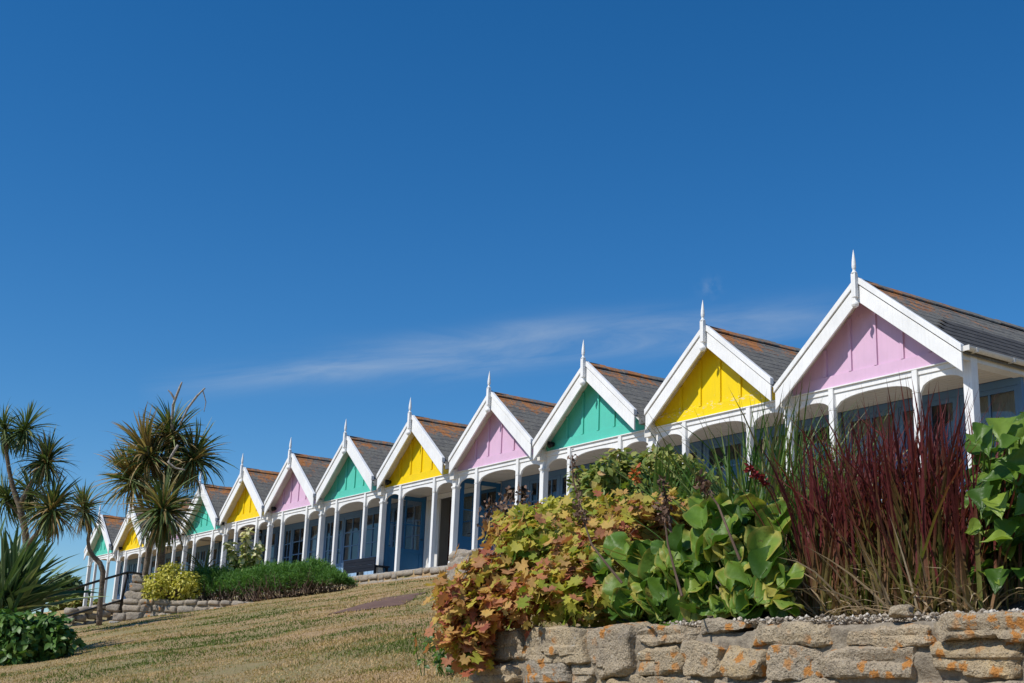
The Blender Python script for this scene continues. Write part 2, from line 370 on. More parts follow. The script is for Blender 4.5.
# flat leaf templates (unit length along +Y, normal +Z); faces as quads (degenerate tri ok avoided by using quads fan)
def tpl_grid(outline, nu=7, nv=4, cup=.18, wave=.05, seed=0, vein=0.0):
    V = []; T = []
    for i in range(nu+1):
        u = i/nu; w = outline(u)
        for j in range(-nv//2, nv//2+1):
            s = j/(nv/2)
            V.append((s*w, u, cup*abs(s)**1.5*w*1.6 - .22*u*u + wave*math.sin(u*9+s*3+seed)*abs(s) + vein*math.cos((u-abs(s)*.32)*2*math.pi*6.5)*min(1, abs(s)*3)*(1-abs(s)**3) + vein*1.6*min(1, abs(s)*4)))
            T.append(max(abs(s), u))
    m = nv+1; F_ = [(i*m+j, i*m+j+1, (i+1)*m+j+1, (i+1)*m+j) for i in range(nu) for j in range(nv)]
    return np.array(V), np.array(F_), np.array(T)
def tpl_palmate(lobes=5, depth=.45, cup=.12, spread=2.4, jag=.0):
    """hand shaped leaf: centre at origin (petiole joint), lobes fan out; two rings for shape"""
    ang = []; rr = []
    K = lobes*4
    for i in range(K+1):
        a = -spread + 2*spread*i/K
        ph = (i % 4)/4; tri = 1-abs(2*((i/4) % 1)-1)
        r_ = (1-depth)+depth*(tri**1.0); r_ *= (1-.25*abs(a/spread)**2)
        if jag and i % 2: r_ *= 1-jag
        ang.append(a); rr.append(r_)
    V = [(0, 0, 0)]; T = [0.0]
    for ring, k in ((.5, .5), (1, 1)):
        for a, r_ in zip(ang, rr):
            q = (r_ if ring == 1 else (1-depth)*.62)
            V.append((math.sin(a)*q*.62, math.cos(a)*q*.62+.0, cup*q*q*(.6 if ring < 1 else .25)+(.03*math.cos(3*a) if ring == 1 else 0)))
            T.append(.35 if ring < 1 else .75*(r_**1.5)+.25)
    n = len(ang); F_ = []
    for i in range(n-1):
        F_.append((1+i, 1+i+1, 1+n+i+1, 1+n+i))
    for i in range(0, n-2, 2): F_.append((0, 1+i+2, 1+i+1, 1+i))
    return np.array(V), np.array(F_), np.array(T)
TPL_OVAL = tpl_grid(lambda u: .26*math.sin(math.pi*min(1, u*1.0+.03))**.8, 4, 2, .1, .02)
TPL_SMALL = tpl_grid(lambda u: .24*math.sin(math.pi*min(1, u+.03))**.8, 2, 2, .1, .0)
TPL_BERG = tpl_grid(lambda u: .05+.35*math.sin(math.pi*(.08+.88*u)**1.15)**.7 if u > .02 else .07, 12, 8, .30, .055)
TPL_BERGS = [tpl_grid(lambda u, a=a: .05+.36*math.sin(math.pi*(.08+.88*u)**1.15)**.7*(1+a*math.sin(u*7+a*40)) if u > .02 else .07, 26, 10, c_, w_, sd_, .016)
             for a, c_, w_, sd_ in ((.05, .30, .09, 0), (-.07, .10, .12, 2), (.09, -.25, .10, 4), (.03, .5, .07, 1))]
TPL_HYD = tpl_grid(lambda u: .015+.44*math.sin(math.pi*u**.62)**1.0*(1-u)**.35, 24, 8, .25, .05, 1, .012)
TPL_GER = tpl_palmate(7, .33, .34, 2.75, .12)
TPL_FAN = tpl_palmate(5, .6, .12, 2.3, .0)

def scatter(tpl, P, Nrm, up, S, rnd=None, roll=None):
    """place template at P with normal Nrm and length axis as near as possible to `up`"""
    V0, F0, T0 = tpl; n = len(P); P = np.asarray(P, float)
    z = Nrm/(np.linalg.norm(Nrm, axis=1, keepdims=True)+1e-9)
    y = up-z*np.sum(up*z, 1, keepdims=True); y /= np.linalg.norm(y, axis=1, keepdims=True)+1e-9
    x = np.cross(y, z)
    S = np.broadcast_to(np.asarray(S, float), (n,))
    V = P[:, None]+S[:, None, None]*(V0[None, :, 0:1]*x[:, None]+V0[None, :, 1:2]*y[:, None]+V0[None, :, 2:3]*z[:, None])
    Fq = (F0[None]+(np.arange(n)*len(V0))[:, None, None]).reshape(-1, 4)
    if rnd is None: rnd = rng.random(n)
    return V.reshape(-1, 3), Fq, np.repeat(rnd, len(V0)), np.tile(T0, n)
def unit(a): return a/(np.linalg.norm(a, axis=-1, keepdims=True)+1e-9)
def rdir(n): return unit(rng.normal(size=(n, 3)))

# ------------------------------------------------------------------ terrain
def lawn_z(x, y): return -.28+.22*(y+.4)
def smooth(a, b, x):
    t = np.clip((x-a)/(b-a), 0, 1); return t*t*(3-2*t)
def ground_z(x, y):
    x = np.asarray(x, float); y = np.asarray(y, float)
    z = np.where(y > -.28, -.06, lawn_z(x, np.minimum(y, -.28)))
    z = np.where(y < -14, lawn_z(x, -14)+(y+14)*.09*np.exp(-np.maximum(0, -14-y)/25), z)
    z = np.maximum(z, -5.2)
    far = smooth(12, 160, y); z = z-6*far
    side = smooth(-52, -120, x); z = z-5*side*np.where(y > -.28, 1, .5)
    bumpy = .025*np.sin(x*1.3+y*.7)*np.sin(y*1.9-x*.4)+.012*np.sin(x*4.1)*np.sin(y*5.3+1)
    z = z+np.where(y < -.6, bumpy, 0)
    return z
def bed_z(x, y):
    b = -2.47+.36*(np.minimum(y, -8.6)+11.4)-.5*np.maximum(0, y+8.6)
    return b
# sheet with finer cells near the camera
def axis(lo, hi, fine_lo, fine_hi, step, growth=1.25):
    a = list(np.arange(fine_lo, fine_hi+1e-6, step)); s = step
    while a[-1] < hi: s *= growth; a.append(a[-1]+s)
    s = step
    while a[0] > lo: s *= growth; a.insert(0, a[0]-s)
    return np.array(a)
xs = axis(-1500, 1500, -45, 16, .3); ys = np.array(sorted(set(list(axis(-1500, 1500, -17, -.5, .25))+[-.281, -.279])))
X, Y = np.meshgrid(xs, ys); Z = ground_z(X, Y)
V = np.stack([X, Y, Z], -1).reshape(-1, 3); nx = len(xs)
ii = np.arange((len(ys)-1)*(nx-1)); r0 = ii//(nx-1); c0 = ii % (nx-1); q0 = r0*nx+c0
tag(np_mesh('ground', V, np.stack([q0, q0+1, q0+nx+1, q0+nx], 1), LAWN), kind='structure')

# lawn blades: thicker near the camera, thinning with distance
def lawn_blades(n):
    base_az = math.atan2(CF[1], CF[0])
    a = base_az+rng.uniform(-rad(12), rad(36), n)
    d = np.exp(rng.uniform(math.log(4.2), math.log(44), n))
    x = CAM[0]+d*np.cos(a); y = CAM[1]+d*np.sin(a)
    keep = (y < -.34) & (y > -14.5)
    keep &= ~((x > 7.2) & (y > -11.75) & (y < -7.2))
    # planter
    keep &= ~((y > -5.75+(x+16.4)*.89) & (x < -13.4) & (x > -30))
    x, y, d = x[keep], y[keep], d[keep]; m = len(x)
    z = ground_z(x, y)-.004
    pn = np.array([noise.noise((px*.5, py*.5, 3.1))+.6*noise.noise((px*1.9, py*1.9, 7.7)) for px, py in zip(x, y)])
    green = pn*1.5+.04+rng.normal(0, .26, m)
    bare = np.array([noise.noise((px*1.1+9, py*1.1, 1.7))+.5*noise.noise((px*3.7, py*3.7, 4.2)) for px, py in zip(x, y)])
    r_ = np.clip(.56-green*1.0, 0.02, 1)
    L = rng.uniform(.012, .036, m)*(1+.6*np.maximum(0, pn)+1.1*np.maximum(0, bare-.15)-.75*np.clip(-bare*1.6-.35, 0, 1))
    return blades(np.stack([x, y, z], 1), rng.uniform(0, 6.28, m), rng.uniform(.5, 1.45, m), L, (.0022+.00065*d), rng.uniform(0, 1.2, m), 2, r_, 0)
k = 320; a_ = math.atan2(CF[1], CF[0])+rng.uniform(-.02, .42, k); d_ = rng.uniform(5.8, 12, k)
sx_, sy_ = CAM[0]+d_*np.cos(a_), CAM[1]+d_*np.sin(a_); ok_ = (sy_ < -.6) & ~((sx_ > 7.1) & (sy_ > -11.75)); sx_, sy_ = sx_[ok_], sy_[ok_]; k = len(sx_)
V, F_, R_, T_ = join([lawn_blades(380000), blades(np.column_stack([sx_, sy_, ground_z(sx_, sy_)]), rng.uniform(0, 6.28, k), rng.uniform(1.0, 1.5, k), rng.uniform(.06, .16, k), .004, rng.uniform(0, .7, k), 2, rng.uniform(.2, 1, k), 0)])
tag(np_mesh('lawn_grass', V, F_, L_LAWN, R_, T_, smooth=False), 'dry brown and green lawn grass on the bank', 'grass', kind='stuff')

# ------------------------------------------------------------------ stones
def stone(mb, cx, cy, cz, sx, sy, sz, r, res=.02, amp=.012, rot=0.0, round_=6.0, freq=9.0, cuts=9):
    nx, ny, nz = [max(2, min(300, int(s/res))) for s in (sx, sy, sz)]
    off = Vector((random.uniform(-50, 50), random.uniform(-50, 50), random.uniform(-50, 50)))
    idx = {}; vs = []; fs = []
    ca, sa = math.cos(rot), math.sin(rot)
    kx, kz = random.uniform(-.16, .16), random.uniform(-.10, .10)
    planes = []
    half = Vector((sx/2, sy/2, sz/2))
    for _ in range(cuts):      # hewn facets: planes that knock corners and slices off
        nd = Vector((random.gauss(0, .8), -abs(random.gauss(0, .8)) if random.random() < .8 else random.gauss(0, 1), random.gauss(0, 1))).normalized()
        sup = abs(nd.x)*half.x+abs(nd.y)*half.y+abs(nd.z)*half.z
        planes.append((nd, sup*random.uniform(.74, .93)))
    def vert(i, j, k):
        key = (i, j, k)
        if key in idx: return idx[key]
        u = Vector((2*i/nx-1, 2*j/ny-1, 2*k/nz-1))
        l = (abs(u.x)**round_+abs(u.y)**round_+abs(u.z)**round_)**(1/round_)
        u2 = u/l if l > 0 else u
        p = Vector((u2.x*sx/2*(1+kz*u2.z), u2.y*sy/2, u2.z*sz/2*(1+kx*u2.x)))
        q = (p+off)*freq
        nrm = Vector((u2.x/sx, u2.y/sy, u2.z/sz)).normalized()
        d = noise.fractal(q, 1.0, 2.1, 5)*amp + noise.noise(q*.35)*amp*1.3
        st = noise.noise(Vector((q.x*.25, q.y*.25, q.z*2.2)))
        d += amp*.8*(1 if st > .15 else 0)*(-1)
        p = p+nrm*d
        for nd, dist in planes:
            e_ = p.dot(nd)-dist
            if e_ > 0: p = p-nd*e_*.9
        p = p+nrm*noise.fractal(q*2.6, 1.0, 2.0, 4)*amp*.45
        p = Vector((p.x*ca-p.y*sa+cx, p.x*sa+p.y*ca+cy, p.z+cz))
        idx[key] = len(vs); vs.append(tuple(p)); return idx[key]
    for i in range(nx):
        for j in range(ny):
            for k in (0, nz): fs.append(tuple(vert(*c) for c in ((i, j, k), (i+1, j, k), (i+1, j+1, k), (i, j+1, k))[::(1 if k else -1)]))
    for i in range(nx):
        for k in range(nz):
            for j in (0, ny): fs.append(tuple(vert(*c) for c in ((i, j, k), (i+1, j, k), (i+1, j, k+1), (i, j, k+1))[::(-1 if j else 1)]))
    for j in range(ny):
        for k in range(nz):
            for i in (0, nx): fs.append(tuple(vert(*c) for c in ((i, j, k), (i, j+1, k), (i, j+1, k+1), (i, j, k+1))[::(1 if i else -1)]))
    mb.add(vs, fs, r)

# front garden wall (near), runs along X
WT, WY = -2.445, -11.70
wall = empty('garden_wall', (10.4, WY+.17, -2.95), 'rough limestone garden wall with orange lichen at the foot of the flower bed', 'wall')
mb = MB()
courses = [  # (z top, height, list of lengths) : listed from the left end
    ([(.30, .17), (.40, .165), (.26, .20), (.36, .075), (.30, .08), (.42, .085), (.33, .08), (.45, .09), (.4, .09), (.4, .1)], 0),
]
x = 7.78; layout = []
top = [(.36, .15, .2), (.47, .155, .85), (.29, .215, .32), (.36, .075, .3), (.27, .055, .9), (.43, .07, .85), (.37, .075, .2), (.5, .08, .6), (.5, .09, .1), (.5, .09, .5), (.5, .09, .9)]
xx = x
for (L, h, r_) in top:
    layout.append((xx, xx+L, WT+random.uniform(-.014, .014)-(.02 if xx > 9.3 else 0), h, r_)); xx += L
def fill(x0, x1, zt, zb, hs):
    z = zt
    while z > zb+.03:
        h = random.uniform(*hs); h = min(h, z-zb)
        if z-h-zb < .045: h = z-zb
        xx = x0+random.uniform(-.05, .02)
        while xx < x1-.05:
            L = random.uniform(.2, .46)
            if x1-(xx+L) < .12: L = x1-xx
            layout.append((xx, xx+L, z+random.uniform(-.006, .006), h, random.random())); xx += L
        z -= h
for a, b, zt, h, r_ in list(layout): pass
fill(7.72, 8.63, WT-.158, -3.0, (.09, .15)); fill(8.63, 8.92, WT-.218, -3.0, (.1, .14)); fill(8.92, 12.6, WT-.082, -3.0, (.07, .12))
for a, b, zt, h, r_ in layout:
    g = random.uniform(.004, .014); dy = random.uniform(-.022, .022)
    stone(mb, (a+b)/2, WY+.15+dy, zt-h/2, (b-a)-g*.3, .30, h-g*.3, min(1, max(0, r_+random.uniform(-.08, .08))), .011, .014, random.uniform(-.03, .03), 14.0, 8.0)
so = mb.build('stonework', STONE, None, False); so.parent = wall; so.matrix_parent_inverse = Matrix.Translation(-Vector(wall.location))
core = MB(); stone(core, 10.17, WY+.188, (WT-.03-3.05)/2, 4.75, .31, .575, .4, .016, .010, 0, 30, 9, 0)
co = core.build('mortar', MORTAR, None, True); co.parent = wall; co.matrix_parent_inverse = Matrix.Translation(-Vector(wall.location))

# flower bed soil behind the wall
bx = np.linspace(7.3, 14.5, 60); by = np.linspace(WY+.28, -6.6, 45)
X, Y = np.meshgrid(bx, by); Zb = bed_z(X, Y)
Zb = Zb-np.clip((7.95-X)/.65, 0, 1)**1.5*(Zb-ground_z(X, Y)+.03)
Zb += .02*np.sin(X*7)*np.sin(Y*8.3)+rng.normal(0, .008, X.shape)
V = np.stack([X, Y, Zb], -1).reshape(-1, 3); nx = len(bx); ii = np.arange((len(by)-1)*(nx-1)); q0 = (ii//(nx-1))*nx+ii % (nx-1)
tag(np_mesh('soil_bed', V, np.stack([q0, q0+1, q0+nx+1, q0+nx], 1), SOIL), kind='structure')
# gravel along the wall head
def pebbles(n, x0, x1, y0, y1, zf, smin, smax):
    ico = np.array([(0, 0, 1), (.9, 0, .3), (.28, .85, .3), (-.73, .53, .3), (-.73, -.53, .3), (.28, -.85, .3), (.73, .53, -.4), (-.28, .85, -.4), (-.9, 0, -.4), (-.28, -.85, -.4), (.73, -.53, -.4), (0, 0, -.9)])
    f = [(0, 1, 2), (0, 2, 3), (0, 3, 4), (0, 4, 5), (0, 5, 1), (1, 6, 2), (2, 6, 7), (2, 7, 3), (3, 7, 8), (3, 8, 4), (4, 8, 9), (4, 9, 5), (5, 9, 10), (5, 10, 1), (1, 10, 6), (6, 11, 7), (7, 11, 8), (8, 11, 9), (9, 11, 10), (10, 11, 6)]
    f = np.array(f)
    x = rng.uniform(x0, x1, n); y = rng.uniform(y0, y1, n); s = rng.uniform(smin, smax, n)
    z = zf(x, y)+s*.35
    jit = 1+rng.normal(0, .18, (n, 12, 1)); sc = s[:, None, None]*np.stack([np.ones(n), rng.uniform(.6, 1, n), rng.uniform(.5, .9, n)], 1)[:, None]
    a = rng.uniform(0, 6.28, n); c, sn = np.cos(a)[:, None], np.sin(a)[:, None]
    v = ico[None]*jit*sc; v = np.stack([v[..., 0]*c-v[..., 1]*sn, v[..., 0]*sn+v[..., 1]*c, v[..., 2]], -1)
    V = v+np.stack([x, y, z], 1)[:, None]
    Fq = (f[None]+(np.arange(n)*12)[:, None, None]).reshape(-1, 3)
    return V.reshape(-1, 3), Fq, np.repeat(rng.random(n), 12)
Va, Fa, Ra = pebbles(9000, 9.05, 12.3, WY+.04, WY+.6, lambda x, y: np.maximum(bed_z(x, np.maximum(y, WY+.28))-.004, WT-.018+.016*rng.random(len(x))), .003, .011)
tag(np_mesh('gravel', Va, Fa, PEB, Ra, smooth=False), 'pale gravel along the head of the garden wall', 'gravel', kind='stuff')
mb = MB(); q = at(881, 609, 4.0); stone(mb, q[0], q[1]+.1, q[2]-.005, .085, .07, .05, .6, .006, .008, .4, 2.6, 22)
tag(mb.build('loose_stone', STONE, None, True), 'small loose pale stone lying on the wall top before the red grass', 'stone')
mb = MB(); q = at(925, 611, 3.95); stone(mb, q[0], q[1]+.08, q[2]+.0, .035, .03, .022, .3, .005, .004, .4, 2.4, 30)

# ------------------------------------------------------------------ beach huts
WPIT = 3.5
HX = [-3.5*n for n in range(8)]+[-28.08, -31.68, -35.3, -39.15]
HZ = [0]*8+[-.10, -.14, -.16, -.12]
BL = [1.80, 1.62, 1.74, 1.62, 1.60, 1.60, 1.60, 1.60, 1.60, 1.62, 1.62, 1.66]
BR = [1.84, 1.60, 1.55, 1.66, 1.57, 1.60, 1.72, 1.70, 1.62, 1.62, 1.64, 1.62]
COLS = ['pink', 'yellow', 'green']
ZR, SL = 3.74, .80        # ridge height at the barge head, roof slope
PX = .82                  # inner posts
CACHE = {}
def cached(key, fn):
    if key not in CACHE: CACHE[key] = fn()
    return CACHE[key]
YB = 6.4
def roof_mesh(xr_r, seed):
    rs = np.random.default_rng(seed); mb = MB()
    for sgn, xe in ((-1, 1.735), (1, xr_r)):
        z = lambda x: ZR-.015-SL*abs(x)
        # deck
        mb.add([(0, .03, z(0)-.03), (sgn*xe, .03, z(xe)-.03), (sgn*xe, YB, z(xe)-.03), (0, YB, z(0)-.03),
                (0, .03, z(0)-.075), (sgn*xe, .03, z(xe)-.075), (sgn*xe, YB, z(xe)-.075), (0, YB, z(0)-.075)],
               [(0, 1, 2, 3), (7, 6, 5, 4), (0, 4, 5, 1), (1, 5, 6, 2), (2, 6, 7, 3), (3, 7, 4, 0)], .3)
        nc = 12; nw = 20
        for c in range(nc):
            x0 = xe*c/nc; x1 = min(xe+.02, xe*(c+1)/nc+.015)
            yy = .025-(.17 if c % 2 else 0)
            while yy < YB:
                w = .33*rs.uniform(.9, 1.1); y0 = max(.025, yy); y1 = min(YB, yy+w-.006); yy += w
                if y1-y0 < .03: continue
                r_ = float(np.clip(rs.normal(.45, .25), 0, 1)); l = rs.uniform(.003, .009); tl = rs.uniform(-.003, .003)
                x1j = x1+rs.uniform(-.012, .008)
                a = [(sgn*x0, y0, z(x0)-.022), (sgn*x1j, y0, z(x1j)+l-.022+tl), (sgn*x1j, y1, z(x1j)+l-.022-tl), (sgn*x0, y1, z(x0)-.022),
                     (sgn*x1j, y0, z(x1j)-.026), (sgn*x1j, y1, z(x1j)-.026), (sgn*x0, y0, z(x0)-.028)]
                mb.add(a, [(0, 1, 2, 3), (1, 4, 5, 2), (0, 6, 4, 1)], r_)
    return mb.mesh('roof', ROOF)
def ridge_mesh(seed):
    rs = random.Random(seed); mb = MB(); y = .05
    while y < YB:
        l = .42; y1 = min(YB, y+l-.008); r_ = rs.random(); h = ZR-.004+rs.uniform(-.008, .008); w = .10
        mb.add([(-w, y, h-SL*w+.012), (0, y, h+.02), (w, y, h-SL*w+.012), (-w, y1, h-SL*w+.012), (0, y1, h+.02), (w, y1, h-SL*w+.012),
                (-w, y, h-SL*w-.012), (w, y, h-SL*w-.012), (-w, y1, h-SL*w-.012), (w, y1, h-SL*w-.012)],
               [(0, 1, 4, 3), (1, 2, 5, 4), (0, 6, 7, 2, 1), (0, 3, 8, 6), (2, 7, 9, 5)], r_); y += l
    return mb.mesh('ridge_tile', ROOF)
def barge_meshes(sgn, xe):
    b = MB(); t = MB(); tilt = 0.0
    def zz(x, d): return ZR+.03-d-SL*x
    x0 = .0
    b.prism([(sgn*x, z) for x, z in [(x0, zz(x0, .118)), (xe, zz(xe, .118)), (xe, zz(xe, .40)), (x0, zz(x0, .40))]][::int(-sgn)], -.035, .0)
    t.prism([(sgn*x, z) for x, z in [(x0, zz(x0, -.01)), (xe+.015, zz(xe+.015, -.01)), (xe+.015, zz(xe+.015, .10)), (x0, zz(x0, .10))]][::int(-sgn)], -.058, .022)
    return b.mesh('barge_board', WHITE), t.mesh('barge_trim', WHITE)
def finial_mesh():
    mb = MB()
    mb.box(-.042, .042, -.125, -.06, 3.425, 3.81)
    mb.lathe([(.014, 3.43), (.022, 3.40), (.02, 3.385), (.024, 3.37), (.045, 3.35), (.058, 3.322), (.058, 3.30), (.045, 3.272), (.024, 3.255), (.006, 3.248)][::-1], 0, -.093, 14)
    mb.lathe([(.042, 3.81), (.046, 3.825), (.028, 3.845), (.022, 3.87), (.032, 3.90), (.035, 3.94), (.031, 4.01), (.021, 4.09), (.010, 4.16), (.002, 4.205)], 0, -.093, 14)
    return mb.mesh('finial', WHITE, False)
GX = 1.70
def gable_mesh(mat):
    mb = MB(); za = ZR-.11
    mb.prism([(-GX, 2.18), (GX, 2.18), (GX, za-SL*GX), (0, za), (-GX, za-SL*GX)], .27, .30)
    mb.prism([(-GX, 2.18), (GX, 2.18), (GX-.06, 2.375), (-GX+.06, 2.375)], .245, .268)      # bottom rail
    return mb.mesh('gable', mat)
def batten_meshes(mat):
    out = []
    for x in (-.96, -.44, .07, .58, 1.08):
        mb = MB(); za = ZR-.13-SL*abs(x)
        mb.box(x-.03, x+.03, .238, .268, 2.38, za-SL*.03); out.append(mb.mesh('batten', mat))
    return out
def beam_mesh():
    mb = MB()
    mb.box(-1.745, 1.745, .235, .325, 2.075, 2.155)
    mb.box(-1.745, 1.745, .205, .33, 2.157, 2.178)
    return mb.mesh('beam', WHITE)
def arch_mesh(x0, x1, zs, zc):
    pts = [(x0, 2.073)]; n = 14; w = (x1-x0)/2; c = (x0+x1)/2
    low = []
    for i in range(n+1):
        u = -1+2*i/n; low.append((c+u*w, zs+(zc-zs)*math.sqrt(max(0, 1-abs(u)**2.3))))
    mb = MB(); vs = []; fs = []
    for (xx, zz_) in low:
        vs += [(xx, .255, zz_), (xx, .255, 2.073), (xx, .30, zz_), (xx, .30, 2.073)]
    for i in range(n):
        a, b = 4*i, 4*i+4
        fs += [(a, b, b+1, a+1), (a+2, a+3, b+3, b+2), (a, a+2, b+2, b), (a+1, b+1, b+3, a+3)]
    mb.add(vs, fs); return mb.mesh('arch_bracket', WHITE)
def post_mesh(thick):
    mb = MB()
    if thick == 1:
        h = .066; mb.box(-h, h, .265-h, .265+h, 0.0, 1.79)
        mb.box(-h-.010, h+.010, .265-h-.010, .265+h+.010, 0.0, .14)
        for k, (z0, z1) in enumerate(((1.79, 1.812), (1.814, 1.85))): mb.box(-h-.010*(k+1), h+.010*(k+1), .265-h-.010*(k+1), .265+h+.010*(k+1), z0, z1)
        mb.box(-h, h, .265-h, .265+h, 1.852, 2.36)
    elif thick == 2:
        h = .075; mb.box(-h, h, .265-h, .265+h, 0.0, 2.2)
    else:
        h = .048; yc = .25; mb.box(-h, h, yc-h, yc+h, 0.0, 1.80)
        mb.box(-h-.006, h+.006, yc-h-.006, yc+h+.006, 1.802, 1.822)
        mb.box(-h, h, yc-h-.004, yc+h+.004, 1.824, 2.15)
    return mb.mesh('post', WHITE)
def lamp_meshes():
    mb = MB(); mb.tube([(0, .23, 0), (0, .12, -.03)], [.05, .075], 10); mb.tube([(0, .262, .02), (0, .215, .0)], .018, 6)
    return mb.mesh('floodlight', BLACK, True)
# a window or door unit in local XZ at the front wall: mullioned frame with panes
def glazed(name, x0, x1, z0, z1, cols, rows, mat, parent, yw=1.5, st=.07, door=None, curtain=0, reverse=False):
    key = (name, round(x1-x0, 3), round(z1-z0, 3), cols, rows, mat.name, door, curtain)
    def make():
        w, h = x1-x0, z1-z0; mb = MB()
        zp = door if door else 0.0
        mb.box(0, st, 0, .05, 0, h); mb.box(w-st, w, 0, .05, 0, h); mb.box(st, w-st, .002, .048, h-st, h); mb.box(st, w-st, .002, .048, zp, zp+st)
        if door:
            mb.box(st, w-st, .002, .048, 0, st)
            mb.box(st, w-st, .016, .034, st, zp)
        gx0, gx1, gz0, gz1 = st, w-st, zp+st, h-st
        for c in range(1, cols): xm = gx0+(gx1-gx0)*c/cols; mb.box(xm-.016, xm+.016, .006, .044, gz0, gz1)
        for r_ in range(1, rows): zm = gz0+(gz1-gz0)*r_/rows; mb.box(gx0, gx1, .009, .041, zm-.014, zm+.014)
        g = MB(); g.add([(gx0, .025, gz0), (gx1, .025, gz0), (gx1, .025, gz1), (gx0, .025, gz1)], [(0, 1, 2, 3)])
        cu = None
        if curtain:
            cm = MB(); n = 40; vs = []; fs = []
            xa, xb = (gx0, gx0+(gx1-gx0)*.42) if curtain == 1 else (gx0+(gx1-gx0)*.58, gx1) if curtain == 2 else (gx0, gx1)
            for i in range(n+1):
                xx_ = xa+(xb-xa)*i/n; yy_ = .10+.018*math.sin(i*1.1)
                vs += [(xx_, yy_, gz0-.05), (xx_, yy_+.005, gz1+.02)]
            for i in range(n): fs.append((2*i, 2*i+2, 2*i+3, 2*i+1))
            cm.add(vs, fs); cu = cm.mesh('curtain', CURT, True)
        return mb.mesh(name, mat), g.mesh('pane', GLASS), cu
    fm, gm, cu = cached(key, make)
    o = link(name, fm, parent); o.location = (x0, yw, z0)
    link('pane', gm, o)
    if cu: link('curtain', cu, o)
    if door:
        def hm():
            m_ = MB(); w = x1-x0; m_.tube([(w-.045, -.0, .98), (w-.045, -.05, .98), (w-.13, -.055, .98)], .010, 6); return m_.mesh('handle', BLACK, True)
        link('handle', cached(('handle', round(x1-x0, 3)), hm), o)
    return o

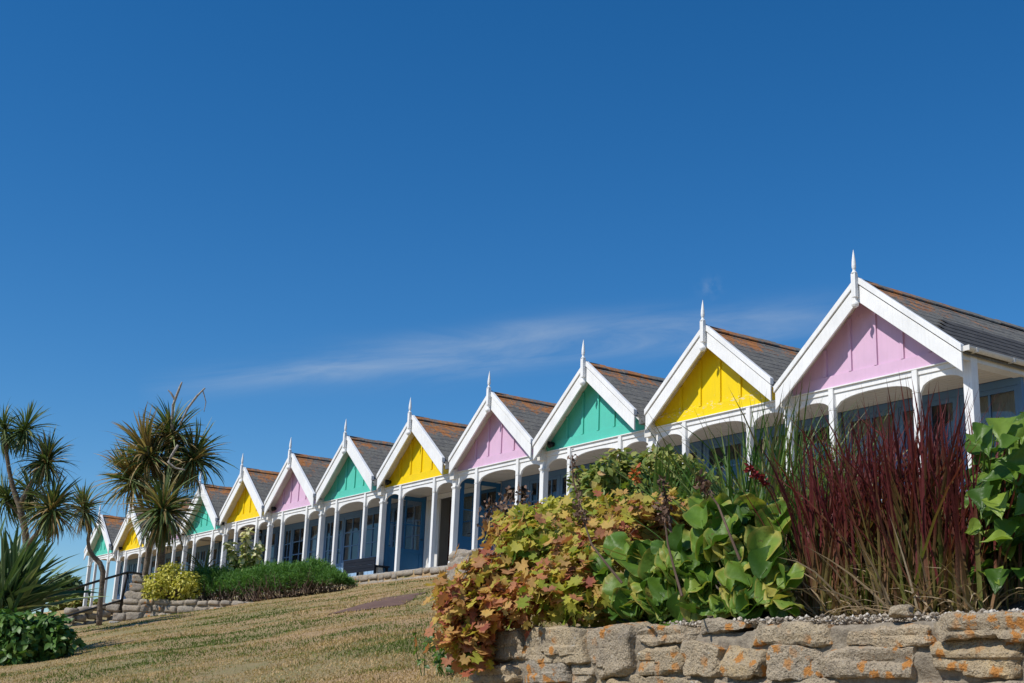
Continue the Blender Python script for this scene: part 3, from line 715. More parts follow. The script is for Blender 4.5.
NAMES = {0: 'pink gabled beach hut at the right end of the row, nearest the camera',
 1: 'yellow gabled beach hut with flaking paint, second from the right end of the row',
 2: 'green gabled beach hut above the leafy shrub, third from the right end',
 3: 'pink gabled beach hut above the grey boulder, fourth from the right end of the row',
 4: 'yellow gabled beach hut with a dark open doorway, left of the boulder',
 5: 'green gabled beach hut with the navy bench on its veranda',
 6: 'pink gabled beach hut behind the right half of the low green hedge',
 7: 'yellow gabled beach hut behind the pale variegated shrub and hedge',
 8: 'green gabled beach hut just right of the tall cabbage palm',
 9: 'pink gabled beach hut mostly hidden behind the tall cabbage palm',
 10: 'yellow gabled beach hut seen left of the tall palm trunk, second from the far end',
 11: 'green gabled beach hut at the far left end of the row'}
for n in range(12):
    cname = COLS[n % 3]
    gm = {'pink': PINK, 'yellow': YELLOWF if n in (1,) else YELLOW, 'green': GREEN}[cname]
    H = empty('beach_hut', (HX[n], 0, HZ[n]), NAMES[n], 'beach hut', 'row of beach huts')
    rr = 1.86 if n == 0 else 1.735
    roof = link('roof', cached(('roof', rr, n % 4), lambda: roof_mesh(rr, 11+n)), H)
    link('ridge_tile', cached(('ridge', n % 3), lambda: ridge_mesh(n)), roof)
    for sgn, xe in ((-1, BL[n]), (1, BR[n])):
        bm, tm = cached(('barge', sgn, xe), lambda: barge_meshes(sgn, xe))
        bo = link('barge_board', bm, H, .006); link('barge_trim', tm, bo, .006)
        def soff():
            mb = MB(); z = lambda x: ZR-.095-SL*x
            mb.prism([(sgn*x, zz_) for x, zz_ in [(0, z(0)), (1.73, z(1.73)), (1.73, z(1.73)-.02), (0, z(0)-.02)]][::int(-sgn)], .003, .268); return mb.mesh('soffit', WHITE2)
        link('soffit', cached(('soff', sgn), soff), H)
    fo = link('finial', cached('finial', finial_mesh), H); fo.rotation_euler.y = (.0, .004, -.003, .006, -.005, .003, .005, -.006, .004, 0, .005, -.004)[n]
    g = link('gable', cached(('gable', gm.name), lambda: gable_mesh(gm)), H)
    for bmsh in cached(('battens', gm.name), lambda: batten_meshes(gm)): link('batten', bmsh, g)
    link('beam', cached('beam', beam_mesh), H, .004)
    for (a, b, zs, zc) in ((-PX+.05, PX-.05, 1.84, 2.01), (-1.68, -PX-.05, 1.80, 1.99), (PX+.05, 1.68, 1.80, 1.99)):
        link('arch_bracket', cached(('arch', a), lambda: arch_mesh(a, b, zs, zc)), H)
    for xpos, th in ((-PX, 0), (PX, 0), (-1.75, 1)) + (((1.75, 2),) if n == 0 else ()):
        po = link('post', cached(('post', th), lambda: post_mesh(th)), H, .006); po.location.x = xpos
    # floor, ceiling, body
    def floor(): mb = MB(); mb.box(-1.748, 1.748, -.1, YB-.3, -.05, 0.0); return mb.mesh('floor', CONC)
    def ceil():
        mb = MB(); mb.box(-1.745, 1.745, .332, 1.49, 2.13, 2.16)
        for i in range(9): y = .36+i*.125; mb.box(-1.745, 1.745, y, y+.115, 2.118, 2.128)
        return mb.mesh('ceiling', CEIL)
    def body():
        mb = MB(); mb.box(-1.72, -1.66, 1.56, YB-.4, 0.0, 2.28); mb.box(1.66, 1.72, 1.56, YB-.4, 0.0, 2.28); mb.box(-1.66, 1.66, YB-.46, YB-.4, 0, 2.28)
        for i in range(14):
            z = .03+i*.16; mb.box(1.722, 1.735, 1.56, YB-.4, z, z+.155)
        return mb.mesh('side_wall', WHITE2)
    link('floor', cached('floor', floor), H); link('ceiling', cached('ceil', ceil), H); link('side_wall', cached('body', body), H)
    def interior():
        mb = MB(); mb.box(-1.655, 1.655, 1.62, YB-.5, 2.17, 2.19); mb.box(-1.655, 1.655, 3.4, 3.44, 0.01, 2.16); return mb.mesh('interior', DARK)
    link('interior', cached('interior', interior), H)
    # front wall: piers, frieze, sill panels
    opened = n in (3, 4)
    def fw():
        mb = MB()
        mb.box(-1.72, 1.72, 1.492, 1.552, 2.0, 2.116)
        for xx_ in ((-1.72, -.62, .56, 1.66) if n != 4 else (-1.72, .56, 1.66)): mb.box(xx_, xx_+.06, 1.49, 1.555, 0.0, 1.998)
        return mb.mesh('front_wall', BLUE if n != 4 else WHITE)
    link('front_wall', cached(('fw', n == 4), fw), H)
    def pan(a, b):
        mb = MB(); mb.box(a, b, 1.505, 1.54, 0.0, .66); mb.box(a, b, 1.49, 1.55, .662, .70)
        for k in range(1, 5): xk = a+(b-a)*k/5; mb.box(xk-.012, xk+.012, 1.497, 1.504, .02, .65)
        return mb.mesh('sill_panel', BLUE_LIT)
    if n in (3, 4):     # glazed blue side screen across the veranda
        scn = glazed('side_screen', 0, 1.10, 0, 2.05, 2, 2, BLUED, H, door=.62, st=.10); scn.location = (-1.72, .37, .012); scn.rotation_euler.z = rad(90)
    if n == 4:
        mb = MB(); mb.box(-1.655, -1.06, 1.50, 1.545, .01, 1.99); mb.build('panel', WHITE2, H)
        mb = MB(); mb.box(-1.05, -.28, 1.80, 1.84, .01, 1.99); mb.build('doorway_dark', BROWN, H)  # dark red sheet standing in for the unlit interior of the open doorway
        glazed('door', -.27, .555, .01, 1.99, 1, 2, BLUED, H, door=.62, curtain=3)
        glazed('window', .625, 1.655, .02, 1.99, 2, 3, BLUED, H, door=.62)
    else:
        for a_, b_ in ((-1.655, -.625), (.625, 1.655)): link('sill_panel', cached(('pan', a_), lambda: pan(a_, b_)), H)
        cu = {0: (3, 2), 2: (1, 0), 5: (0, 2), 6: (1, 0)}.get(n, (0, 0))
        glazed('window', -1.655, -.625, .702, 1.997, 2, 3 if n else 1, BLUE, H, curtain=cu[0])
        glazed('window', .625, 1.655, .702, 1.997, 2, 3 if n else 1, BLUE, H, curtain=3 if n == 0 else cu[1])
        glazed('door', -.555, -.003, .01, 1.997, 1 if n == 0 else 2, 3 if n else 1, BLUE, H, door=.62, curtain=1 if n in (0, 5) else 0)
        glazed('door', .003, .555, .01, 1.997, 1 if n == 0 else 2, 3 if n else 1, BLUE, H, door=.62, curtain=2 if n in (0, 2) else 0)
    # valley lead between neighbours
    if n:
        def val():
            mb = MB(); mb.add([(1.60, .02, 2.42), (1.75, .02, 2.31), (1.90, .02, 2.42), (1.60, YB, 2.42), (1.75, YB, 2.31), (1.90, YB, 2.42)], [(0, 1, 4, 3), (1, 2, 5, 4)])
            mb.box(1.66, 1.84, -.01, .12, 2.23, 2.335); return mb.mesh('valley_lead', LEAD)
        link('valley_lead', cached('val', val), H)
        def infill(): mb = MB(); mb.prism([(1.66, 2.0), (1.84, 2.0), (1.84, 2.225), (1.66, 2.225)], .13, .262); return mb.mesh('junction_block', WHITE2)
        link('junction_block', cached('inf', infill), H)
    else:
        mb = MB(); 
        gy = [(.02, 0), (YB, 0)]
        vs = []; fs = []; K = 10
        for y in (.0, YB):
            for k in range(K+1):
                a = math.pi*k/K; vs.append((1.90-.062*math.cos(a), y, 2.265-.062*math.sin(a)))
            for k in range(K, -1, -1):
                a = math.pi*k/K; vs.append((1.90-.055*math.cos(a), y, 2.265-.055*math.sin(a)))
        m_ = 2*(K+1)
        for k in range(m_): fs.append((k, (k+1) % m_, (k+1) % m_+m_, k+m_))
        mb.add(vs, fs); mb.prism([(1.838, 2.20), (1.962, 2.20), (1.962, 2.275), (1.838, 2.275)], -.012, -.001)
        for y in (.15, 1.0, 1.9, 2.8, 3.7, 4.6): mb.box(1.834, 1.968, y, y+.035, 2.195, 2.262)
        mb.build('gutter', WHITE2, H)
        mb = MB(); mb.box(1.775, 1.815, .0, YB-.05, 2.10, 2.27); mb.build('eave_board', WHITE2, H)
        mb = MB(); mb.box(1.60, 1.775, .34, YB-.05, 2.105, 2.117); mb.build('eave_soffit', WHITE2, H)
        mb = MB()
        z = lambda x: ZR-.015-SL*x
        rs = random.Random(4)
        for c in range(7):
            x0 = .78+c*.157; x1 = x0+.172; yy = .9-.25*c if c < 4 else .03
            yy = max(.03, yy)
            while yy < YB:
                w = .33*rs.uniform(.9, 1.1); y1 = min(YB, yy+w-.006)
                mb.add([(x0, yy, z(x0)+.004), (x1, yy, z(x1)+.016), (x1, y1, z(x1)+.016), (x0, y1, z(x0)+.004), (x1, yy, z(x1)-.01), (x1, y1, z(x1)-.01)], [(0, 1, 2, 3), (1, 4, 5, 2)], rs.random()); yy += w
        mb.build('lower_slates', ROOFD, roof)
    if n in (2, 4, 6, 10):
        lo = link('floodlight', cached('lamp', lamp_meshes), H); lo.location = (-1.40, 0, 2.31)

# kerb wall in front of the verandas
kw = empty('kerb_wall', (-14, -.2, -.5), 'low rubble stone kerb wall along the front of the verandas', 'wall')
mb = MB(); x = -27.5
while x < -3:
    L = random.uniform(.25, .5)
    for zt, h in ((-.035+random.uniform(-.02, .015), random.uniform(.13, .17)), (-.20, .2)):
        stone(mb, x+L/2, -.22, zt-h/2, L-.015, .2, h-.012, random.random(), .05, .012, 0, 9, 5, 5)
    x += L
o = mb.build('stonework', STONE_FAR, None, True); o.parent = kw; o.matrix_parent_inverse = Matrix.Translation(-Vector(kw.location))
mb = MB(); mb.box(-41, 2.2, -.27, -.115, -.6, -.075)
o = mb.build('mortar', MORTAR); o.parent = kw; o.matrix_parent_inverse = Matrix.Translation(-Vector(kw.location))

# bench on the green hut's veranda
def place_obj(o, parent): o.parent = parent; return o
be = empty('bench', (-16.35, .02, .0), 'low dark navy bench on the veranda edge of the green hut', 'bench')
mb = MB()
for k in range(4): mb.box(-.85, .85, -.03, .0, .10+k*.085, .10+k*.085+.078)
mb.build('backrest', NAVY, be)
mb = MB(); mb.box(-.85, .85, .005, .40, .20, .235); mb.build('seat', NAVY, be)
for lx in (-.78, .78):
    for ly in (.03, .36):
        mb = MB(); mb.box(lx-.025, lx+.025, ly-.025, ly+.025, 0, .198); mb.build('leg', NAVY, be)
mb = MB(); q = be.location
mb.lathe([(.05, .002), (.055, .10), (.06, .115)], -17.25, -.07, 10)
sc_ = empty('folding_screen', (-25.5, .75, 0), 'dark framed grey screen standing behind the variegated shrub on the veranda', 'screen')
mb = MB(); mb.box(-.95, -.91, -.02, .02, 0, 1.72); mb.box(.91, .95, -.02, .02, 0, 1.72); mb.box(-.908, .908, -.02, .02, 1.66, 1.72); mb.box(-.908, .908, -.02, .02, .9, .94); mb.box(-.02, .02, -.018, .018, .942, 1.658); mb.build('frame', BLACK, sc_)
mb = MB(); mb.box(-.906, -.022, -.004, .004, .945, 1.655); mb.box(.022, .906, -.004, .004, .945, 1.655); mb.build('panel', GREY, sc_)

# boulder at the end of the bed, brown slab in the lawn
mb = MB(); stone(mb, -7.0, -2.55, -.62, .85, .6, .9, .5, .035, .06, .5, 3.0, 3.0, 4)
tag(mb.build('boulder', STONE_FAR, None, True), 'grey boulder behind the autumn coloured leaves below the pink hut', 'boulder')
# slab
pts = [(-2.0, -7.72), (-2.55, -6.35), (-4.35, -4.95), (-5.6, -5.0)]
mb = MB(); vs = []
for dz in (.014, -.08):
    for (x, y) in pts: vs.append((x, y, float(ground_z(x, y))+dz))
mb.add(vs, [(0, 1, 2, 3), (7, 6, 5, 4), (0, 4, 5, 1), (1, 5, 6, 2), (2, 6, 7, 3), (3, 7, 4, 0)])
tag(mb.build('ground_slab', RUST), 'flat brown slab set into the dry lawn', 'slab')

# ------------------------------------------------------------------ planter: wall, soil, hedge, bushes
PR = np.array([-13.7, -3.5]); PL = np.array([-16.4, -5.88]); PTOP = -.96
pd = unit(PL-PR); ang = math.atan2(PL[1]-PR[1], PL[0]-PR[0])+math.pi; plen = np.linalg.norm(PL-PR)
pw = empty('planter_wall', (PL[0], PL[1], -1.6), 'short rubble stone planter wall below the yellow bush and hedge', 'wall')
nrm = np.array([-pd[1], pd[0]]); nrm = nrm if nrm[1] > 0 else -nrm
mb = MB()
for c in range(5):
    t_ = random.uniform(-.1, .05)
    while t_ < plen+.05:
        L = random.uniform(.26, .5); h = (.13, .17, .2, .2, .2)[c]
        zt = PTOP-(0, .13, .30, .50, .70)[c]+random.uniform(-.012, .012)
        pos = PR+pd*(t_+L/2)+nrm*.14
        if zt > lawn_z(0, pos[1])-.1: stone(mb, pos[0], pos[1], zt-h/2, L-.012, .3, h-.008, random.random(), .035, .018, ang+random.uniform(-.06, .06), 7, 5, 6)
        t_ += L
# return beside the steps and the upright end pier
for c in range(5):
    for k in range(4):
        pos = PL+nrm*(.4+k*.42)+pd*.06; stone(mb, pos[0], pos[1], PTOP-.2*c-.1, .3, .42, .2, random.random(), .05, .022, ang, 6, 5, 6)
for c in range(3):
    pos = PL+nrm*.55-pd*.10; stone(mb, pos[0], pos[1], PTOP+.09+.19*c, .50-.08*c, .45-.06*c, .2, random.random(), .04, .025, ang+.2*c, 6, 5, 6)
o = mb.build('stonework', STONE_FAR, None, True); o.parent = pw; o.matrix_parent_inverse = Matrix.Translation(-Vector(pw.location))
mb = MB()
a, b = PR-pd*.05+nrm*.04, PL-pd*.05+nrm*.04; a2, b2 = a+nrm*.2, b+nrm*.2
mb.add([(a[0], a[1], -1.6), (b[0], b[1], -1.9), (b2[0], b2[1], -1.9), (a2[0], a2[1], -1.6), (a[0], a[1], PTOP-.05), (b[0], b[1], PTOP-.05), (b2[0], b2[1], PTOP-.05), (a2[0], a2[1], PTOP-.05)],
       [(0, 3, 2, 1), (4, 5, 6, 7), (0, 1, 5, 4), (1, 2, 6, 5), (2, 3, 7, 6), (3, 0, 4, 7)])
o = mb.build('mortar', MORTAR); o.parent = pw; o.matrix_parent_inverse = Matrix.Translation(-Vector(pw.location))
# planter soil behind it
mb = MB(); n1_ = 14; vs = []; fs = []
for i in range(n1_+1):
    f_ = i/n1_; p0 = PR+pd*(plen*f_)+nrm*.18
    for j in range(9):
        q = p0+nrm*(2.6*j/8); gz_ = float(ground_z(q[0], q[1]))
        vs.append((q[0], q[1], max(PTOP-.03+.06*j/8+random.uniform(-.02, .02), gz_-.02)))
for i in range(n1_):
    for j in range(8): k_ = i*9+j; fs.append((k_, k_+1, k_+10, k_+9))
mb.add(vs, fs); tag(mb.build('planter_soil', SOIL), kind='structure')

def clump(name, mat, tpl, centers, radii, n, size, parent=None, outward=.75, upness=.4, rndshift=0.0, shell=.55, rnd_by_h=0):
    """leaf cloud made of many ellipsoidal clumps"""
    parts = []
    C = np.array(centers, float); Rd = np.array(radii, float)
    if Rd.ndim == 1: Rd = np.repeat(Rd[:, None], 3, 1)
    vol = Rd.prod(1)**(2/3); cnt = (n*vol/vol.sum()).astype(int)
    P = []; D = []
    for c, r_, k in zip(C, Rd, cnt):
        d = rdir(k); rr = rng.uniform(shell, 1.06, k)**.7
        P.append(c+d*r_*rr[:, None]); D.append(d)
    P = np.concatenate(P); D = np.concatenate(D)
    nr = unit(D*outward+np.array([0, -.1, upness])+rng.normal(0, .45, P.shape))
    up = unit(D*.6+rng.normal(0, .7, P.shape)+np.array([0, 0, -.15]))
    h = (P[:, 2]-P[:, 2].min())/(np.ptp(P[:, 2])+1e-6)
    rnd = np.clip(rng.beta(2, 2, len(P))+rndshift+rnd_by_h*(h-.5), 0, 1)
    V, F_, R_, T_ = scatter(tpl, P, nr, up, rng.uniform(.7, 1.25, len(P))*size, rnd)
    return np_mesh(name, V, F_, mat, R_, T_, parent)
def twigs(name, mat, parent, base, tips, r=.006, wob=.05, seg=4):
    mb = MB()
    for tp in tips:
        b = Vector(base)+Vector((random.uniform(-.1, .1), random.uniform(-.1, .1), 0)); tp = Vector(tp)
        pts = []
        for i in range(seg+1):
            t = i/seg; pts.append(b.lerp(tp, t)+Vector((random.uniform(-wob, wob), random.uniform(-wob, wob), random.uniform(-wob, wob)))*(t > 0))
        mb.tube(pts, [r*(1-.7*i/seg) for i in range(seg+1)], 5, random.random())
    return mb.build(name, mat, parent)

# low hedge (juniper): many short upright sprays
hd = empty('low_hedge', (-15, -3.2, -.9), 'low feathery dark green hedge with bare brown stems, in front of the middle huts', 'hedge')
HR = at(343, 588, 28.0)[:2]; HL = at(188, 590, 29.9)[:2]; hdv = HL-HR
def hedge_top(s): return .74*np.minimum(1, (s*4.5+.14))**.7*np.minimum(1, (1.03-s)*10+.3)+.05*np.sin(s*17)+.04*np.sin(s*41+1)
hn = unit(np.array([-hdv[1], hdv[0]])); hn = hn if hn[1] > 0 else -hn
hz0 = lambda s: -.66-.32*np.minimum(1, s*1.6)
m = 9000
s = rng.random(m); w = rng.uniform(-.5, .5, m); u = .2+.8*rng.random(m)**.5
ht = hedge_top(s)*(1-.5*np.abs(w*2)**3)
xy = HR[None]+hdv[None]*s[:, None]+hn[None]*(w*1.15)[:, None]
bare = np.sin(s*21)+np.sin(s*9.5+2)+.6*np.sin(s*47)
keep = (u > .60) | (rng.random(m) < np.where(bare > .0, .10, .75))
P = np.column_stack([xy, hz0(s)+ht*u])[keep]; k = len(P)
parts = [blades(P, rng.uniform(0, 6.28, k), rng.uniform(-.1, 1.2, k), rng.uniform(.08, .17, k), rng.uniform(.02, .035, k), rng.uniform(-.3, .6, k), 2, np.clip(rng.beta(2, 2, k), 0, 1))]
P2 = np.repeat(P, 5, 0)+rng.normal(0, .045, (k*5, 3))
parts.append(blades(P2, rng.uniform(0, 6.28, k*5), rng.uniform(-.2, 1.3, k*5), rng.uniform(.04, .09, k*5), .016, .2, 2, np.clip(rng.beta(2, 2, k*5), 0, 1)))
V, F_, R_, T_ = join(parts); V = V-np.array(hd.location); np_mesh('foliage', V, F_, L_HEB, R_, T_, hd)
mb = MB()
for i in range(520):
    s_ = random.random(); b = HR+hdv*s_+hn*random.uniform(-.58, .25); z0 = float(hz0(s_))-.04; h = float(hedge_top(np.array([s_]))[0])
    p0 = Vector((b[0], b[1], z0)); q = p0+Vector((random.uniform(-.3, .3), random.uniform(-.3, .15), h*random.uniform(.35, .8)))
    mid = p0.lerp(q, .5)+Vector((random.uniform(-.1, .1), random.uniform(-.1, .1), 0))
    mb.tube([p0, mid, q], [.011, .008, .003], 4, random.random())
o = mb.build('stem', L_TWIG, hd); o.matrix_parent_inverse = Matrix.Translation(-Vector(hd.location))

def sph(px, py, d, rpx): p_ = at(px, py, d); return tuple(p_), rpx*d/F_PX
def bush_at(name, label, cat, mat, tpl, blobs, d, n, size, base_px, stem=True, dd=.25, group=None, **kw):
    bp = at(base_px[0], base_px[1], d)
    e = empty(name, tuple(bp), label, cat, group)
    cs = []; rs = []
    for (px, py, r_) in blobs:
        c, rr = sph(px, py, d+random.uniform(-dd, dd), r_); cs.append(np.array(c)-bp); rs.append(rr)
    clump('foliage', mat, tpl, cs, rs, n, size, e, **kw)
    if stem: twigs('stem', L_TWIG, e, (0, 0, -.05), [tuple(c*.95) for c in cs for _ in range(3)], .012*d/20)
    return e
bush_at('yellow_bush', 'bright yellow leaved bush at the foot of the palm trunks beside the hedge', 'bush', L_EUON, TPL_SMALL,
        [(158, 588, 11), (172, 578, 13), (186, 582, 11), (165, 575, 10), (180, 590, 12), (150, 592, 7), (194, 590, 8), (172, 592, 12), (160, 594, 8), (152, 582, 9), (192, 580, 9), (176, 570, 9)], 28.95, 3400, .085, (172, 597))
vs_ = empty('variegated_shrub', tuple(at(243, 578, 29.8)), 'upright shrub with cream edged leaves rising behind the low hedge', 'shrub')
bp = at(243, 578, 29.8); cs = []; rs = []
for (px0, py0, px1, py1) in ((236, 572, 230, 545), (243, 572, 247, 533), (251, 572, 258, 547)):
    for t in np.linspace(0, 1, 7): c, r_ = sph(px0+(px1-px0)*t, py0+(py1-py0)*t, 29.8+random.uniform(-.15, .15), 4.6-1.6*t); cs.append(np.array(c)-bp); rs.append(r_)
clump('foliage', L_VARI, TPL_OVAL, cs, rs, 620, .15, vs_, rnd_by_h=.5)
twigs('stem', L_TWIG, vs_, (0, 0, -.2), [tuple(cs[6]), tuple(cs[13]), tuple(cs[20])], .015, .02)

# ------------------------------------------------------------------ cabbage palms
def rosette(parent, c, R, n, mat, axis_=(0, 0, 1), W=.045, lo=-1.1, seed=0, dry=0, rnd_shift=0):
    R = R*1.22; n = int(n*1.3)
    c = np.array(c); ax = unit(np.array(axis_, float))
    az = rng.uniform(0, 2*math.pi, n); e = rng.uniform(lo, 1.45, n)
    L = R*rng.uniform(.75, 1.1, n)*(1-.12*np.maximum(0, -e))
    droop = rng.uniform(.15, .75, n)+.35*(np.cos(e))
    P = c[None]+ax[None]*rng.uniform(-.16, .06, n)[:, None]*R*1.0
    rnd = np.clip(rng.beta(2, 2, n)+rnd_shift-.12*(e < -.2), 0, 1)
    # bend azimuth frame to axis: tilt points by shifting base elevation
    V, F_, R_, T_ = blades(P, az, e, L, W*rng.uniform(.8, 1.2, n), droop, 6, rnd, .3, lambda t: np.minimum(1, t*6+.35)*(1-t**3)**.9)
    # tilt
    zax = np.array([0, 0, 1.0]); vv = np.cross(zax, ax); s_ = np.linalg.norm(vv); c_ = zax@ax
    if s_ > 1e-4:
        K = np.array([[0, -vv[2], vv[1]], [vv[2], 0, -vv[0]], [-vv[1], vv[0], 0]]); Rm = np.eye(3)+K+K@K*((1-c_)/s_**2)
        V = (V-c)@Rm.T+c
    return np_mesh('leaf_crown', V, F_, mat, R_, T_, parent)
def trunk_from_px(mb, pts, d, base, seg=10):
    """pts: (px, py, radius px, depth offset)"""
    P = []; R_ = []
    for px, py, r_, dd in pts: P.append(at(px, py, d+dd)-base); R_.append(r_*d/F_PX)
    # resample with slight knobbles
    Q = []; RR = []
    for i in range(len(P)-1):
        for k in range(4): t = k/4; Q.append(P[i]*(1-t)+P[i+1]*t); RR.append((R_[i]*(1-t)+R_[i+1]*t)*random.uniform(.92, 1.1))
    Q.append(P[-1]); RR.append(R_[-1]); mb.tube([tuple(q) for q in Q], RR, seg)
def palm(label, d, base_px, trunks, crowns, dead=(), group='cabbage palms on the bank'):
    base = at(base_px[0], base_px[1], d); e = empty('cabbage_palm', tuple(base), label, 'palm tree', group)
    for tr_ in trunks: mb = MB(); trunk_from_px(mb, [(a_, b_, c_*.80, d_) for a_, b_, c_, d_ in tr_], d, base); mb.build('trunk', BARK, e, True)
    for (px, py, rp, n, dry, ax, dd) in crowns:
        c = at(px, py, d+dd)-base; R = rp*d/F_PX
        a = CR*ax[0]+CU*ax[1]
        rosette(e, c, R, n, L_CORDB if dry == 1 else L_CORD, a, W=R*.058, lo=-1.25 if dry != 2 else -.7)
        if dry == 1 or dry == 3:
            rosette(e, c-np.array([0, 0, R*.1]), R*.92, int(n*.5), L_CORD if dry == 1 else L_CORDB, a, W=R*.055, lo=-.2 if dry == 1 else -1.45)
    if dead:
        for dp in dead: mb = MB(); trunk_from_px(mb, [(a_, b_, c_*.95, d_-.3) for a_, b_, c_, d_ in dp], d, base, 6); mb.build('dead_branch', DEADW, e, True)
    return e
palm('tall cabbage palm with bleached dead branches sticking out of its top', 30.9, (158, 592),
     [[(157, 597, 5.5, 0), (158, 586, 5.5, 0), (161, 555, 5, 0), (164, 520, 5, 0), (166, 490, 4.5, 0), (169, 462, 4, 0), (171, 445, 3.2, 0), (172, 428, 2.6, 0)],
      [(166, 488, 3.2, 0), (158, 475, 2.8, -.3), (147, 462, 2.4, -.5)], [(168, 470, 3, 0), (178, 465, 2.6, .1), (190, 455, 2.4, .1)]],
     [(171, 434, 35, 130, 3, (.0, 1), 0), (193, 458, 37, 140, 3, (.45, .9), -.1), (148, 455, 42, 120, 1, (-.35, .93), -.4), (134, 480, 40, 120, 1, (-.5, .86), -.2), (178, 470, 32, 60, 0, (.1, .3), .5)],
     [[(172, 430, 1.8, 0), (173, 405, 1.5, 0), (178, 392, 1.3, 0), (182, 382, .7, 0)], [(175, 400, 1.3, 0), (171, 393, 1, 0), (168, 390, .5, 0)],
      [(180, 425, 1.3, -.1), (188, 408, 1.2, -.1), (197, 396, 1.1, -.1), (205, 388, .7, -.1)], [(203, 391, .6, -.1), (206, 402, .5, -.1), (204, 412, .3, -.1)],
      [(178, 445, 1.4, -.8), (168, 462, 1.2, -.9), (175, 468, 1, -.9), (185, 470, .8, -.9)]])
palm('shorter leaning cabbage palm with one crown, in front of the tall palm', 29.5, (144, 597),
     [[(142, 606, 4.2, 0), (145, 575, 3.8, 0), (149, 550, 3.6, 0), (155, 530, 3.4, 0), (161, 517, 2.6, 0)]],
     [(163, 508, 40, 150, 3, (.1, 1), 0), (168, 515, 34, 60, 0, (.2, .6), .3)])
palm('many branched cabbage palm rising behind the striped flax at the left edge', 24.5, (30, 590),
     [[(30, 592, 6, 0), (28, 560, 5.2, 0), (25, 530, 4.4, 0), (20, 507, 3.8, 0), (13, 488, 3.0, 0), (9, 470, 2.6, 0), (6, 450, 2.4, 0), (7, 436, 2, 0)],
      [(20, 505, 3, 0), (28, 488, 2.6, 0), (36, 475, 2.2, 0), (46, 462, 1.8, 0)],
      [(27, 545, 3, 0), (40, 530, 2.6, -.2), (50, 516, 2.2, -.3)], [(24, 520, 2.5, .2), (14, 508, 2.2, .4), (4, 500, 1.8, .5)],
      [(7, 440, 1.8, 0), (16, 436, 1.6, 0), (24, 430, 1.4, 0)]],
     [(4, 430, 28, 90, 0, (-.2, 1), 0), (25, 430, 29, 120, 0, (.3, .95), 0), (47, 460, 30, 130, 3, (.25, 1), 0), (52, 508, 34, 150, 3, (.15, 1), -.3), (6, 498, 32, 110, 0, (-.4, .9), .5), (30, 492, 32, 90, 0, (.0, .9), .5)])
palm('cabbage palm with a crooked dark trunk beside the black handrail', 26.5, (100, 624),
     [[(99, 625, 3.6, 0), (100, 605, 3.4, 0), (102, 585, 3.4, 0), (103, 572, 3.4, 0), (100, 563, 3.2, 0), (93, 556, 2.6, 0), (89, 549, 2.3, 0), (88, 540, 2.2, 0), (90, 530, 2.0, 0), (86, 516, 1.8, 0)]],
     [(84, 508, 27, 105, 3, (-.1, 1), 0)])
yq = at(204, 572, 30.5); e = empty('spiky_plant', tuple(yq), 'small spiky green plant behind the yellow bush', 'plant')
rosette(e, (0, 0, 0), .62, 34, L_CORD, (0, 0, 1), .03, .3)

# striped flax and laurel, lower left
fp = at(2, 618, 17.2); e = empty('striped_flax', tuple(fp), 'large clump of striped sword leaves above the laurel at the left edge', 'flax')
n = 190
az = rng.uniform(0, 6.28, n); el = rng.uniform(.25, 1.5, n)
P = np.column_stack([rng.normal(0, .12, n), rng.normal(0, .12, n), rng.uniform(0, .15, n)])
parts = [blades(P, az, el, rng.uniform(.9, 1.32, n), rng.uniform(.055, .08, n), rng.uniform(.05, .5, n), 7, np.clip(rng.beta(2, 2.2, n), 0, .86), .45, lambda t: np.minimum(1, t*2+.5)*(1-t**4)**.8)]
V, F_, R_, T_ = join(parts); 
# pale margins: raise rnd on the outer edges of some leaves
edge = (np.arange(len(V)) % 3) != 1; pick = np.repeat(rng.random(n) < .45, 8*3); R_ = np.where(edge & pick, np.minimum(1, R_+.35), R_)
np_mesh('leaf_fan', V, F_, L_PHOR, R_, T_, e)
bush_at('laurel_bush', 'low glossy green laurel bush on the lawn under the striped flax', 'bush', L_HEDGE, TPL_OVAL,
        [(5, 640, 24), (25, 640, 23), (45, 640, 22), (62, 642, 15), (-15, 640, 26), (15, 655, 18), (38, 652, 17), (57, 650, 13), (-8, 655, 18), (30, 625, 13), (52, 626, 13), (8, 624, 13)], 16.0, 3400, .11, (25, 662), dd=.3)
# distant shrubs beyond the last hut
for i, (label, blobs, d, nn) in enumerate([('distant dark green bush on the skyline left of the last hut', [(62, 582, 8), (72, 586, 9), (55, 588, 9), (66, 594, 9), (80, 592, 7)], 60, 1500),
                          ('distant light green bush below the dark one, left of the last hut', [(66, 603, 6), (76, 603, 6), (86, 604, 6), (56, 603, 6), (95, 606, 5)], 54, 1200)]):
    bush_at('distant_bush', label, 'bush', L_FAR if i == 0 else L_SPIR, TPL_SMALL, blobs, d, nn, .26, (70, 612), group='bushes beyond the last hut', stem=False)

